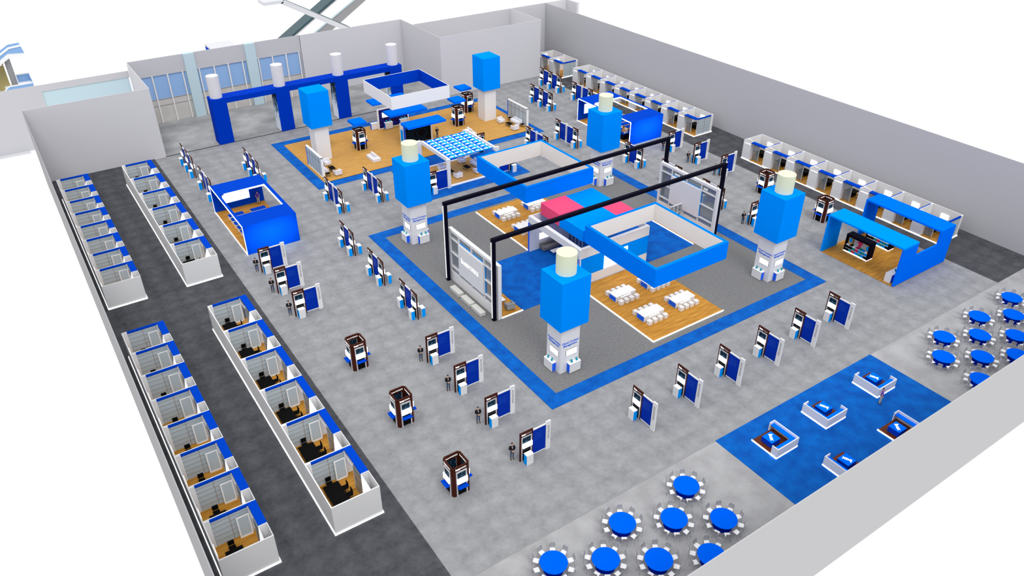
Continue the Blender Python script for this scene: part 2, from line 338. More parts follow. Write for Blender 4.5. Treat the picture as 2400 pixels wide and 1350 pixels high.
# ---------------- people ----------------
def skin_mesh(verts, edges, radii, mts, sub=1):
    me = bpy.data.meshes.new('tmp'); me.from_pydata(verts, edges, []); o = bpy.data.objects.new('tmp', me); C.objects.link(o)
    sk = o.modifiers.new('s', 'SKIN'); sk.use_smooth_shade = True
    for i, r in enumerate(radii): me.skin_vertices[0].data[i].radius = r if isinstance(r, tuple) else (r, r)
    me.skin_vertices[0].data[0].use_root = True
    if sub: o.modifiers.new('b', 'SUBSURF').levels = sub
    dg = bpy.context.evaluated_depsgraph_get(); dg.update()
    r = bpy.data.meshes.new_from_object(o.evaluated_get(dg)); bpy.data.objects.remove(o)
    r.materials.clear(); r.materials.append(MATS[mts])
    for p in r.polygons: p.material_index = 0; p.use_smooth = True
    return r
def add(name, me, parent): o = bpy.data.objects.new(name, me); C.objects.link(o); o.parent = parent; return o
def person(label, suit=True):
    t = thing('person', label, 'person'); t.scale = (.95, .95, .95)
    f = -1
    if suit: sh, el, ha = (.19, 0, 1.40), (.25, .02, 1.12), (.05, -.24, 1.10)
    else: sh, el, ha = (.19, 0, 1.40), (.30, .06, 1.13), (.17, -.10, .95)
    V = [(0, 0, .92), (0, 0, 1.15), (0, 0, 1.38), (0, -.005, 1.50), (0, -.02, 1.60), (0, -.02, 1.70)]
    E = [(0, 1), (1, 2), (2, 3), (3, 4), (4, 5)]; R = [(.12, .09), (.11, .08), (.09, .06), .055, .095, .09]
    for s in (1, -1):
        k = len(V); V += [(s * sh[0], sh[1], sh[2]), (s * el[0], el[1], el[2]), (s * ha[0], ha[1], ha[2])]; E += [(2, k), (k, k + 1), (k + 1, k + 2)]; R += [.035, .036, .030]
        hd = Vector((-s * .6, -.5, -.1)) if suit else Vector((-s * .2, -.2, -1)); hd.normalize(); sd = hd.cross(Vector((0, 0, 1))).normalized()
        w = Vector(V[k + 2]); palm = w + hd * .05; V.append(tuple(palm)); R.append((.038, .02)); E.append((k + 2, k + 3)); q = k + 3
        for j, ln in enumerate((.055, .065, .062, .05)):
            off = sd * (j - 1.5) * .02; n = len(V)
            V += [tuple(palm + off + hd * .03), tuple(palm + off + hd * (.03 + ln) + Vector((0, .0, -.02)))]; R += [.010, .008]; E += [(q, n), (n, n + 1)]
        n = len(V); V += [tuple(palm + sd * .04 + hd * .01), tuple(palm + sd * .055 + hd * .04)]; R += [.011, .009]; E += [(q, n), (n, n + 1)]
        k = len(V); V += [(s * .09, 0, .86), (s * .10, -.01, .48), (s * .11, .02, .08), (s * .12, -.10, .04)]; E += [(0, k), (k, k + 1), (k + 1, k + 2), (k + 2, k + 3)]; R += [.075, .055, .04, .035]
    add('body', skin_mesh(V, E, R, 'skin'), t)
    Jv = [(0, 0, .80), (0, 0, 1.1), (0, 0, 1.30), (0, .01, 1.43), (0, .01, 1.49)]; Je = [(0, 1), (1, 2), (2, 3), (3, 4)]; Jr = [(.19, .15), (.17, .13), (.2, .14), (.17, .11), (.075, .065)]
    for s in (1, -1):
        k = len(Jv); el2 = el if suit else tuple(Vector(sh).lerp(Vector(el), .55)); Jv += [(s * .2, 0, 1.385), (s * el2[0], el2[1], el2[2])]; Je += [(3, k), (k, k + 1)]; Jr += [.085, .07]
        if suit: Jv.append((s * (ha[0] + .02), ha[1] + .05, ha[2])); Je.append((k + 1, k + 2)); Jr.append(.05)
    add('jacket' if suit else 'shirt', skin_mesh(Jv, Je, Jr, 'suit' if suit else 'purple'), t)
    Tv = [(0, 0, .98), (.09, 0, .82), (.10, -.01, .48), (.11, .02, .05), (-.09, 0, .82), (-.10, -.01, .48), (-.11, .02, .05)]
    add('trousers', skin_mesh(Tv, [(0, 1), (1, 2), (2, 3), (0, 4), (4, 5), (5, 6)], [(.14, .11), .095, .075, .06, .095, .075, .06], 'jeans' if suit else 'khaki'), t)
    for s in (1, -1): MB().box(s * .12 - .045, -.16, 0, s * .12 + .045, .08, .08, 'shoe').build('shoe', t, .02)
    add('hair', skin_mesh([(0, .05, 1.63), (0, .035, 1.72), (0, -.03, 1.755)], [(0, 1), (1, 2)], [(.095, .07), (.11, .085), (.10, .07)], 'hair'), t)
    MB().box(-.012, -.125, 1.62, .012, -.09, 1.66, 'skin').box(-.03, -.106, 1.585, .03, -.10, 1.592, 'tee_red').box(-.045, -.106, 1.665, -.02, -.098, 1.675, 'black').box(.02, -.106, 1.665, .045, -.098, 1.675, 'black').build('face', t)
    if suit: MB().poly([(-.05, -.128, 1.44), (.05, -.128, 1.44), (0, -.14, 1.18)], [(0, 2, 1)], 'shirt').poly([(-.05, -.1, 1.44), (.05, -.1, 1.44), (0, -.1, 1.18)], [(0, 1, 2)], 'shirt').build('shirt_front', t)
    return t
manA = person('x'); manB = person('y', False)

# ---------------- kiosks ----------------
PW, PH = 1.22, 2.95
def portal(t, x, back=True):
    """one brown portal at local x..x+1.22, front at y=0 facing -y"""
    d = .1; w = .12
    MB().box(x, 0, 0, x + w, d, PH, 'brown_wood').box(x + PW - w, 0, 0, x + PW, d, PH, 'brown_wood').box(x + w, 0, 2.5, x + PW - w, d, PH, 'brown_wood').build('portal_frame', t)
    m = MB(); q = w + .09
    for y in (-.04, d - .01):
        m.box(x + w, y, 0, x + q, y + .05, 2.5, 'trim').box(x + PW - q, y, 0, x + PW - w, y + .05, 2.5, 'trim').box(x + q, y, 2.42, x + PW - q, y + .05, 2.5, 'trim')
    m.build('inner_trim', t)
    MB().box(x + q, .02, 0, x + PW - q, .08, 1.3, 'black').box(x + q, .01, .98, x + PW - q, .02, 1.12, 'dark_grey').build('lower_panel', t)
    MB().box(x + q, .02, 1.3, x + PW - q, .08, 2.42, 'dots_image').build('image_panel', t)
    for a, b in ((-.13, -.05), (.15, .23)): MB().box(x + .22, a, 1.38, x + PW - .12, b, 1.86, 'screen').box(x + .5, min(b, .08), 1.5, x + .7, max(a, .02), 1.7, 'black').build('monitor', t)
    letters('box', .23, (x + .33, -.012, 2.72), (1, 0, 0), (0, 0, 1), t, .012); letters('WORKS', .16, (x + .78, -.012, 2.71), (1, 0, 0), (0, 0, 1), t, .0, 'text_soft')
    letters('box', .23, (x + PW - .33, d + .012, 2.72), (-1, 0, 0), (0, 0, 1), t, .012); letters('WORKS', .16, (x + .44, d + .012, 2.71), (-1, 0, 0), (0, 0, 1), t, .0, 'text_soft')
def gpanel(t, x, w):
    MB().box(x, .0, .12, x + w, .1, .22, 'white').box(x, .0, 2.7, x + w, .1, 2.8, 'white').box(x, .02, .22, x + w, .08, 2.7, 'deep_blue').build('graphic_panel', t)
    m = MB()
    for k in range(7):
        m.box(x + .15, .012, 2.25 - k * .11, x + w - .2 - .1 * ((k * 7) % 3), .02, 2.28 - k * .11, 'text_dim')
    m.build('printed_lines', t)
def pylon(t, x, w, text='BOXWORKS'):
    o = MB().box(x, -.04, 0, x + w, .1, 2.97, 'white').build('pylon', t)
    letters(text, .25, (x + w / 2, -.05, 1.85), (0, 0, -1), (1, 0, 0), t, 0, 'text_grey')
def k_single(mirror=False):
    t = thing('display_kiosk', 'x', 'display kiosk'); portal(t, 0); gpanel(t, PW, 1.24); pylon(t, PW + 1.24, .45); return t
def k_double(py=True):
    t = thing('display_kiosk', 'x', 'display kiosk'); portal(t, 0)
    if py: gpanel(t, PW, 1.3); pylon(t, PW + 1.3, .36); gpanel(t, PW + 1.66, 1.3); portal(t, 4.2)
    else: gpanel(t, PW, 1.26); portal(t, 2.48)
    return t
def k_triple():
    t = thing('display_kiosk', 'x', 'display kiosk')
    for k in range(3): portal(t, 2.48 * k)
    for k in range(2): gpanel(t, PW + 2.48 * k, 1.26)
    return t
def counter(left=True):
    t = thing('demo_counter', 'x', 'counter')          # .63 wide (x), .42 deep, 1.05 high
    MB().box(-.315, -.21, 0, .315, .21, 1.02, 'white').build('cabinet', t, .02)
    MB().box(-.325, -.22, 1.0, .325, .22, 1.06, 'bright_white').build('top', t)
    s = -1 if left else 1
    MB().box(s * .317, -.19, .03, s * .33, .19, .98, 'cyan_blue').build('end_panel', t)
    MB().box(-.06, -.216, .45, -.04, -.208, .48, 'dark_grey').box(.08, -.216, .55, .1, -.208, .58, 'dark_grey').build('latch', t)
    return t
KS, KD, KN, KT = k_single(), k_double(), k_double(False), k_triple()
CL, CR = counter(True), counter(False)
# singles facing the viewer's lower right, along x
GS = 'single panel kiosks'
Sx = [(17.78, 75.27, 'farthest of three beside the left blue booth'), (17.78, 70.28, 'middle of three beside the left blue booth'), (17.78, 65.21, 'nearest of three beside the left blue booth'),
      (25.15, 51.36, 'farthest of four left of the near column'), (25.15, 46.31, 'second farthest of four left of the near column'), (25.15, 41.33, 'third of four left of the near column'), (25.15, 36.28, 'nearest of four left of the near column'),
      (77.6, 75.1, 'right of the right blue booth'), (77.6, 70.05, 'middle of three along the right aisle'), (77.6, 65.0, 'behind the near truss end'), (70.15, 53.2, 'half hidden by the right column box')]
for i, (x, y, d) in enumerate(Sx):
    place(KS, (x, y, 0), 0, 'brown portal kiosk with blue panel, ' + d)
    place(CL, (x + .525, y - .45, 0), 0, 'white counter before the kiosk ' + d)
    if i in (6, 7, 8, 9, 10): place(CR, (x + .8, y + .5, 0), PI, 'white counter behind the kiosk ' + d)
    place(manA, (x - .3, y + .66, 0), -.3, 'person in dark jacket by the kiosk ' + d, 'suited visitors beside the kiosks')
# six facing left in a row along the front
fr = ['nearest, leftmost', 'second from the left', 'third from the left', 'third from the right', 'second from the right', 'farthest, rightmost']
for i in range(6):
    x = 36.25 + 5.1 * i
    place(KS, (x, 35.87, 0), -PI / 2, 'brown portal kiosk facing left, front row of six, ' + fr[i])
    place(CR, (x - .4, 35.18, 0), -PI / 2, 'white counter before the front row kiosk, ' + fr[i])
def vunit(proto, x, y, n, pitch, where, right=True):
    place(proto, (x, y, 0), -PI / 2, 'brown portal kiosk with blue panels, ' + where)
    for k in range(n):
        place(CR, (x - .4, y - pitch * k - .72, 0), -PI / 2, 'white counter at the %s portal, %s' % (ORD[k], where))
    if right: place(CL, (x + .72, y - pitch * (n - 1) - .8, 0), PI / 2, 'white counter behind the last portal, ' + where)
vunit(KT, 18.48, 110.12, 3, 2.48, 'triple unit in far left hall corner')
vunit(KT, 25.25, 103.76, 3, 2.48, 'triple unit behind left blue booth')
vunit(KT, 79.9, 110.05, 3, 2.48, 'triple unit in far right hall corner')
vunit(KT, 73.4, 103.74, 3, 2.48, 'triple unit right of glass wall lounge')
vunit(KD, 18.48, 100.93, 2, 4.2, 'double unit left of left blue booth', False)
vunit(KD, 30.86, 88.66, 2, 4.2, 'double unit at demo floor left corner')
vunit(KD, 36.22, 88.7, 2, 4.2, 'double unit left of the lounge column')
vunit(KN, 27.7, 76.6, 2, 2.48, 'farthest of three left of blue square')
vunit(KN, 27.7, 69.12, 2, 2.48, 'middle of three left of blue square')
vunit(KN, 27.7, 61.65, 2, 2.48, 'nearest of three left of blue square')
vunit(KD, 79.9, 100.8, 2, 4.2, 'double unit behind right blue booth', False)
vunit(KD, 67.38, 88.59, 2, 4.2, 'double unit left of right blue booth')
vunit(KD, 62.0, 88.59, 2, 4.2, 'double unit right of lounge canopy', False)
vunit(KN, 70.4, 76.4, 2, 2.48, 'double unit before right blue booth')
vunit(KN, 70.4, 68.9, 2, 2.48, 'double unit behind grid wall far end')
vunit(KN, 70.38, 61.45, 2, 2.48, 'double unit behind grid wall near end')
# lounge side kiosks
def lk():
    t = thing('display_kiosk', 'x', 'display kiosk'); portal(t, 0); gpanel(t, PW, 1.55); return t
def lk2():
    t = thing('display_kiosk', 'x', 'display kiosk'); gpanel(t, 0, 1.55); portal(t, 1.55); return t
KL, KR = lk(), lk2()
place(KL, (42.37, 82.25, 0), 0, 'brown portal kiosk with blue panel joined to the near left lounge post')
place(KR, (53.15, 82.25, 0), 0, 'brown portal kiosk with blue panel joined to the near right lounge post')
place(CL, (42.95, 81.75, 0), 0, 'white counter at the kiosk joined to the near left lounge post')
place(CL, (55.3, 81.75, 0), 0, 'white counter at the kiosk joined to the near right lounge post')
place(KR, (52.9, 89.8, 0), 0, 'brown portal kiosk at the far right corner of the lounge')

# four sided towers
def tower():
    t = thing('kiosk_tower', 'x', 'kiosk')
    for s in range(4):
        a = s * PI / 2; q = bpy.data.objects.new('kiosk_side', None); C.objects.link(q); q.parent = t; q.rotation_euler[2] = a
        MB().box(-.61, -.75, 0, -.46, -.63, PH, 'brown_wood').box(.46, -.75, 0, .61, -.63, PH, 'brown_wood').box(-.46, -.75, 2.48, .46, -.63, PH, 'brown_wood').poly(
            [(.61, -.75, 0), (.75, -.61, 0), (.75, -.61, PH - .05), (.61, -.75, PH - .05), (.55, -.63, 0), (.63, -.55, 0), (.63, -.55, PH - .05), (.55, -.63, PH - .05)],
            [(0, 1, 2, 3), (5, 4, 7, 6), (3, 2, 6, 7), (0, 3, 7, 4), (1, 5, 6, 2)], 'brown_wood').build('portal_frame', q)
        MB().box(-.46, -.82, 0, -.37, -.75, 2.5, 'trim').box(.37, -.82, 0, .46, -.75, 2.5, 'trim').box(-.37, -.82, 2.4, .37, -.75, 2.5, 'trim').build('inner_trim', q)
        MB().box(-.37, -.72, .05, .37, -.64, 1.5, 'black').box(-.37, -.72, 1.5, .37, -.64, 2.4, 'dots_image').build('image_panel', q)
        MB().box(-.4, -.92, 1.33, .46, -.83, 1.85, 'screen').box(-.1, -.83, 1.5, .1, -.72, 1.7, 'black').build('monitor', q)
        MB().box(-.42, -1.15, .98, .42, -.76, 1.04, 'royal_blue').build('shelf', q)
        letters('box', .24, (-.28, -.762, 2.72), (1, 0, 0), (0, 0, 1), q, .012); letters('WORKS', .18, (.12, -.762, 2.72), (1, 0, 0), (0, 0, 1), q)
        letters('boxWORKS', .2, (0, -.618, 2.72), (-1, 0, 0), (0, 0, 1), q)
    return t
TW = tower()
for x, y, d in ((19.7, 36.75, 'nearest of three on the left grey carpet'), (19.75, 45.75, 'middle of three on the left grey carpet'), (19.75, 54.65, 'farthest of three on the left grey carpet'),
                (78.7, 49.2, 'left of the blue framed shop'), (78.75, 58.3, 'behind the right hand column box'),
                (41.25, 100.85, 'on the left half of the wooden demo floor'), (57.85, 101.0, 'on the right half of the wooden demo floor, nearer'), (62.1, 105.3, 'on the right half of the wooden demo floor, farther'), (37.1, 105.3, 'mostly hidden behind the far left white column')):
    place(TW, (x, y, 0.08 if 92 < y < 109 else 0), 0, 'four sided brown kiosk tower, ' + d)
g = 'floating blue panels over the demo floor'
for x, y, d in ((41.3, 101.3, 'over the left tower'), (57.85, 101.3, 'over the nearer right tower'), (61.5, 105.6, 'over the farther right tower')):
    tag(MB().box(x - 1.0, y - 1.1, 3.8, x + 1.0, y + 1.1, 4.1, 'sky_blue2').build('canopy_panel'), 'small square blue canopy panel floating ' + d + ' of the demo floor', 'canopy', g)
for y, d in ((95.85, 'above the jet turbine wall'), (101.55, 'above the purple demo wall, partly behind the white ring'), (107.4, 'seen inside the white ring')):
    tag(MB().box(46.1, y - 1.2, 3.8, 52.2, y + 1.2, 4.1, 'sky_blue2').build('canopy_panel'), 'long blue canopy panel floating ' + d, 'canopy', g)

# ---------------- big columns ----------------
def column(x, y, label, full=True):
    t = thing('clad_column', 'square white column with ' + label, 'column', (x, y, 0)); b = 5.1
    MB().box(-1.03, -1.03, .015 if full else .08, 1.03, 1.03, b, 'white').build('cladding', t)
    MB().box(-1.53, -1.53, b, 1.53, 1.53, 10.05, 'sky_blue').build('blue_box', t)
    if full:
        MB().cyl(0, 0, 10.05, 12.0, .9, .9, 'cream', 48).build('round_core', t)
        for s in range(4):
            a = s * PI / 2; q = bpy.data.objects.new('display_side', None); C.objects.link(q); q.parent = t; q.rotation_euler[2] = a
            letters('Cloud Content\nManagement', .30, (0, -1.045, 3.12), (1, 0, 0), (0, 0, 1), q, .004, 'text_blue')
            MB().box(-.42, -1.1, 1.86, .72, -1.03, 2.44, 'screen').box(-.44, -1.07, 1.84, .74, -1.035, 2.46, 'dark_grey').build('screen', q)
    return t
def col_counter():
    t = thing('column_counter', 'x', 'counter')
    MB().box(-.62, -.45, .04, .62, 0, 1.0, 'white').build('cabinet', t); MB().box(-.64, -.47, 1.0, .64, 0, 1.05, 'bright_white').build('top', t)
    MB().box(-.635, -.42, .08, -.62, -.03, .96, 'end_blue').build('end_panel', t); MB().box(.62, -.42, .08, .635, -.03, .96, 'end_blue').build('end_panel', t)
    MB().box(-.64, -.47, 0, .64, 0, .04, 'dark_grey').build('plinth', t)
    return t
def tablet():
    t = thing('tablet_stand', 'x', 'tablet')
    MB().poly([(-.11, -.02, .03), (.11, -.02, .03), (.11, .12, .30), (-.11, .12, .30), (-.11, .0, .02), (.11, .0, .02), (.11, .14, .29), (-.11, .14, .29)], [(0, 1, 2, 3), (7, 6, 5, 4), (0, 3, 7, 4), (1, 5, 6, 2), (3, 2, 6, 7), (0, 4, 5, 1)], 'teal').build('screen', t)
    MB().box(-.07, -.02, 0, .07, .12, .02, 'bright_white').box(-.02, .06, .02, .02, .1, .2, 'bright_white').build('stand', t)
    return t
CC, TB = col_counter(), tablet()
for x, y, lab, nm in ((35.3, 44.25, 'blue box and cream core, nearest the viewer', 'near'), (35.3, 72.55, 'blue box and cream core, left of the lounge', 'left'), (63.0, 44.25, 'blue box and cream core, right hand of the four', 'right'), (63.0, 72.5, 'blue box and cream core, farthest of four', 'far')):
    column(x, y, lab)
    for s, (dx, dy, r, fn) in enumerate(((.35, -1.03, 0, 'right front'), (-1.03, .2, -PI / 2, 'left front'), (1.03, .2, PI / 2, 'right rear'), (0, 1.03, PI, 'rear'))):
        if s == 3: continue
        place(CC, (x + dx, y + dy, .03 if 0 else .015), r, 'white counter with blue ends at the %s face of the %s cream topped column' % (fn, nm))
        for j, o in enumerate((-.27, .3)):
            c, sn = math.cos(r), math.sin(r); lx, ly = o, -.3
            place(TB, (x + dx + lx * c - ly * sn, y + dy + lx * sn + ly * c, 1.065), r, 'teal tablet, %s of two on the %s counter, %s cream topped column' % (('left', 'right')[j], fn, nm), 'tablets on the column counters')
column(63.0, 100.75, 'plain blue box on the right of the wooden demo floor', False)
column(35.3, 100.75, 'plain blue box on the left of the wooden demo floor', False)

# ---------------- hanging rings, trusses, roof blocks ----------------
def ring(name, x0, y0, x1, y1, z0, z1, w, mo, mi, label, mt=None):
    t = thing(name, label, 'hanging sign'); mt = mt or mo
    m = MB()
    for a, b, c, d in ((x0, y0, x1, y0 + w), (x0, y1 - w, x1, y1), (x0, y0 + w, x0 + w, y1 - w), (x1 - w, y0 + w, x1, y1 - w)): m.box(a, b, z0, c, d, z1, mt)
    o = m.build('ring_panel', t)
    e = .015; m = MB(); X0, Y0, X1, Y1 = x0 + w, y0 + w, x1 - w, y1 - w
    m.box(X0, Y0, z0, X1, Y0 + e, z1 - .02, mi).box(X0, Y1 - e, z0, X1, Y1, z1 - .02, mi).box(X0, Y0, z0, X0 + e, Y1, z1 - .02, mi).box(X1 - e, Y0, z0, X1, Y1, z1 - .02, mi)
    m.build('inner_face', t); return t
ring('hanging_ring', 44.5, 42.75, 53.95, 53.05, 5.85, 7.75, .35, 'ring_blue', 'warm_white', 'square sky blue hanging ring with white inside over the near tables')
ring('hanging_ring', 44.5, 63.4, 53.95, 73.65, 5.85, 7.75, .35, 'ring_blue', 'warm_white', 'square sky blue hanging ring with white inside over the far tables')
ring('hanging_ring', 44.45, 95.95, 53.7, 105.05, 6.65, 8.48, .08, 'white', 'royal_blue', 'square white hanging ring with dark blue inside over the demo floor', 'bright_white')
for y, d in ((53.45, 'nearer'), (62.5, 'farther')):
    t = thing('truss_arch', 'tall black arch spanning the central exhibit, the %s of two' % d, 'truss')
    for x in (33.75, 64.55): MB().box(x, y, 0, x + .36, y + .36, 9.3, 'navy').build('post', t)
    MB().box(34.11, y, 8.94, 64.55, y + .36, 9.3, 'navy').build('crossbeam', t)
    MB().box(33.72, y + .17, .3, 33.75, y + .27, 8.9, 'led').build('light_strip', t)
for x0, y0, x1, y1, z, mt, lab in ((45.8, 58.95, 49.1, 62.4, 6.0, 'pink', 'taller pink roof block at the left of the central room'), (50.95, 56.2, 54.5, 59.35, 5.15, 'pink', 'lower pink roof block behind the near blue ring'),
                                   (45.75, 54.85, 50.9, 58.9, 5.9, 'sky_blue', 'sky blue roof block in front of the taller pink block'), (49.3, 59.4, 53.7, 63.2, 5.4, 'sky_blue', 'sky blue roof block behind the two pink blocks')):
    tag(MB().box(x0, y0, 4.62, x1, y1, z, mt).build('roof_block'), lab, 'roof block', 'coloured roof blocks on the central room')
# central room
t = thing('central_room', 'white and blue walled room with roof beams in the middle of the exhibit', 'room')
m = MB(); m.box(44.5, 53.65, .04, 54.05, 53.8, 1.2, 'warm_white').box(44.5, 53.65, 1.2, 54.05, 53.8, 3.45, 'sky_blue').box(44.5, 53.6, 3.45, 54.05, 53.95, 4.6, 'warm_white'); m.build('near_wall', t)
MB().box(47.86, 53.6, 1.26, 51.1, 53.65, 3.05, 'screen').build('wall_screen', t)
MB().box(44.45, 62.65, .04, 54.05, 62.8, 4.6, 'white').box(44.42, 62.6, .04, 44.46, 62.83, 3.9, 'end_blue').build('far_wall', t)
MB().box(45.9, 62.6, 1.25, 47.25, 62.65, 2.0, 'screen').build('wall_screen', t)
MB().box(44.4, 53.62, 3.85, 44.85, 62.78, 4.65, 'white').build('roof_beam', t)
MB().box(44.36, 53.38, .04, 44.49, 53.7, 4.7, 'white').box(44.33, 53.48, 2.0, 44.36, 53.6, 3.6, 'end_blue').build('end_post', t)
MB().box(53.9, 53.96, 3.85, 54.04, 62.64, 4.58, 'white').build('roof_beam', t)
m = MB(); m.box(50.1, 60.0, .04, 50.16, 62.6, 3.8, 'blue_glass')
for y in (60.0, 60.65, 61.3, 61.95): m.box(50.08, y, .04, 50.18, y + .08, 3.85, 'trim')
m.build('glass_partition', t)

def sofa(name, w, d, mt, lab, cat, h=.8, arms=True):
    t = thing(name, lab, cat)      # faces -y, back at +y, origin at centre
    MB().box(-w / 2, -d / 2, .1, w / 2, d / 2, .38, mt).build('base', t, .04)
    n = max(1, round((w - .3) / .75)); cw = (w - .3) / n
    for k in range(n): MB().box(-w / 2 + .15 + k * cw + .01, -d / 2 + .02, .38, -w / 2 + .15 + (k + 1) * cw - .01, d / 2 - .2, .48, mt).build('seat_cushion', t, .04)
    MB().box(-w / 2 - .006, d / 2 - .2, .11, w / 2 + .006, d / 2 + .006, h, mt).build('backrest', t, .03)
    for s in (-1, 1): MB().box(s * (w / 2 + .008), -d / 2 - .008, .09, s * (w / 2 - .15), d / 2 - .19, .62, mt).build('armrest', t, .03)
    for sx in (-1, 1):
        for sy in (-1, 1): MB().cyl(sx * (w / 2 - .1), sy * (d / 2 - .1), 0, .1, .02, .025, 'dark_grey', 8).build('leg', t)
    return t
def wire_table(w, d, h, top, lab):
    t = thing('coffee_table', lab, 'table')
    MB().box(-w / 2, -d / 2, h - .04, w / 2, d / 2, h, top).build('table_top', t)
    m = MB(); r = .014
    for sx in (-1, 1):
        for sy in (-1, 1): m.tube((sx * (w / 2 - .02), sy * (d / 2 - .02), 0), (sx * (w / 2 - .02), sy * (d / 2 - .02), h - .03), r, 'black')
    for z in (.02,):
        for s in (-1, 1): m.tube((-w / 2 + .02, s * (d / 2 - .02), z), (w / 2 - .02, s * (d / 2 - .02), z), r, 'black'); m.tube((s * (w / 2 - .02), -d / 2 + .02, z), (s * (w / 2 - .02), d / 2 - .02, z), r, 'black')
    m.build('wire_frame', t); return t
AC = sofa('armchair', .95, .95, 'fabric_white', 'x', 'armchair'); SF = sofa('sofa', 2.1, .9, 'fabric_white', 'x', 'sofa')
CT = wire_table(.75, 1.15, .42, 'black', 'x'); ST = wire_table(.55, .55, .45, 'black', 'x')
o = sofa('sofa', 2.2, .85, 'fabric_grey', 'dark grey sofa against the far wall inside the central room', 'sofa'); o.location = (46.95, 62.1, .04)
o = wire_table(1.2, .65, .42, 'bright_white', 'white topped coffee table before the dark grey sofa'); o.location = (46.85, 60.75, .04)
o = sofa('armchair', .95, .85, 'fabric_grey', 'dark grey armchair behind the glass posts in the central room', 'armchair'); o.location = (51.3, 61.4, .04); o.rotation_euler[2] = 0
o = sofa('armchair', .9, .85, 'fabric_mid', 'mid grey armchair on the narrow wooden strip behind the left grid wall', 'armchair'); o.location = (36.3, 54.4, .1); o.rotation_euler[2] = PI * .95
o = wire_table(.6, 1.2, .42, 'bright_white', 'white topped coffee table behind the left grid wall'); o.location = (36.2, 56.0, .1)
for i, y in enumerate((59.95, 57.75, 55.7)):
    tag(MB().box(33.05, y - .92, .05, 33.68, y + .92, .45, 'bench_stone').box(33.12, y - .85, 0, 33.6, y + .85, .05, 'dark_grey').build('bench_block', None, .02), 'off white upholstered bench block along the left grid wall, %s of three' % ('farthest', 'middle', 'nearest')[i], 'bench', 'bench blocks before the left grid wall')
# grid walls
def grid_wall(x0, x1, face, label, logo):
    t = thing('grid_wall', label, 'partition'); fr = 'white'
    Y = [53.4, 56.0, 58.4, 60.85, 62.9]; m = MB()
    m.box(x0, 53.4, .016, x1, 62.9, 1.1, fr).box(x0, 53.4, 5.9, x1, 62.9, 6.22, fr); m.box(x0, 53.4, 1.1, x1, 53.75, 5.9, fr).box(x0, 62.6, 1.1, x1, 62.9, 5.9, fr)
    for y in Y[1:4]: m.box(x0, y - .06, 1.1, x1, y + .06, 5.9, fr)
    for z in (1.75, 5.15): m.box(x0 + .01, 53.75, z - .06, x1 - .01, 62.6, z + .06, fr)
    for a, b in ((53.75, 56.0), (60.85, 62.6)): m.box(x0 + .01, a, 3.4, x1 - .01, b, 3.52, fr)
    m.build('frame', t); c = (x0 + x1) / 2
    MB().box(c - .02, 53.75, 1.1, c + .02, 62.6, 5.9, 'clear_glass').build('glass', t)
    fx = x0 - .03 if face < 0 else x1 + .03
    MB().box(fx - .04, 56.0, 1.6, fx + .04, 60.85, 5.12, 'white').build('logo_panel', t)
    MB().box(c - .1, 55.9, 1.6, c + .1, 55.98, 5.1, 'cyan_blue').box(c - .1, 56.0, 5.13, c + .1, 60.8, 5.24, 'cyan_blue').build('blue_edge', t)
    if logo:
        letters('box', .85, (fx - .06, 59.65, 3.5), (0, -1, 0), (0, 0, 1), t, .02); letters('WORKS', .66, (fx - .06, 58.1, 3.45), (0, -1, 0), (0, 0, 1), t, .012)
    return t
grid_wall(34.3, 34.7, -1, 'white gridded wall with white lettering on its centre panel, left end of the exhibit', True)
grid_wall(64.1, 64.45, -1, 'white gridded wall with blank centre panel, right end of the exhibit', False)
t = thing('glass_screen', 'small glass screen with white frame before the right grid wall', 'partition')
m = MB(); m.box(62.1, 58.6, .1, 64.1, 58.64, 2.35, 'clear_glass')
for x in (62.1, 62.75, 63.4, 64.02): m.box(x, 58.57, .1, x + .07, 58.67, 2.4, 'bright_white')
m.box(62.1, 58.57, 2.33, 64.09, 58.67, 2.42, 'bright_white').box(62.1, 58.57, 1.3, 64.09, 58.67, 1.36, 'bright_white'); m.build('frame', t)

# white tables with cube stools
def meeting_table():
    t = thing('meeting_table', 'x', 'table')
    MB().box(-1.31, -.56, .02, 1.31, .56, .62, 'warm_white').build('base', t); MB().box(-1.33, -.58, .61, 1.33, .58, .67, 'bright_white').build('table_top', t, .01)
    MB().box(-1.325, -.5, .06, -1.31, .5, .58, 'end_blue').build('end_panel', t)
    letters('boxWORKS', .26, (0, -.567, .46), (1, 0, 0), (0, 0, 1), t, .012); return t
MT = meeting_table(); stool = MB().box(-.22, -.22, 0, .22, .22, .45, 'warm_white').build('cube_stool', None, .02); tag(stool, 'x', 'stool')
tb = [(47.22, 45.47, 'near platform front left table'), (51.52, 45.5, 'near platform front right table'), (47.2, 49.7, 'near platform rear left table'), (51.52, 49.72, 'half hidden table under near ring'),
      (47.2, 71.45, 'far platform left back table'), (47.2, 67.25, 'far platform table by the room wall'), (51.5, 71.5, 'far platform table under far ring')]
for x, y, d in tb:
    place(MT, (x, y, .1), 0, 'white meeting table with blue end, ' + d)
    for sd, sg in ((-1, 'near'), (1, 'far')):
        for k in range(4):
            place(stool, (x - 1.03 + .69 * k, y + sd * 1.04, .1), 0, 'white cube stool, %s from left, %s side, %s' % (ORD[k], sg, d), 'cube stools at the white meeting tables')

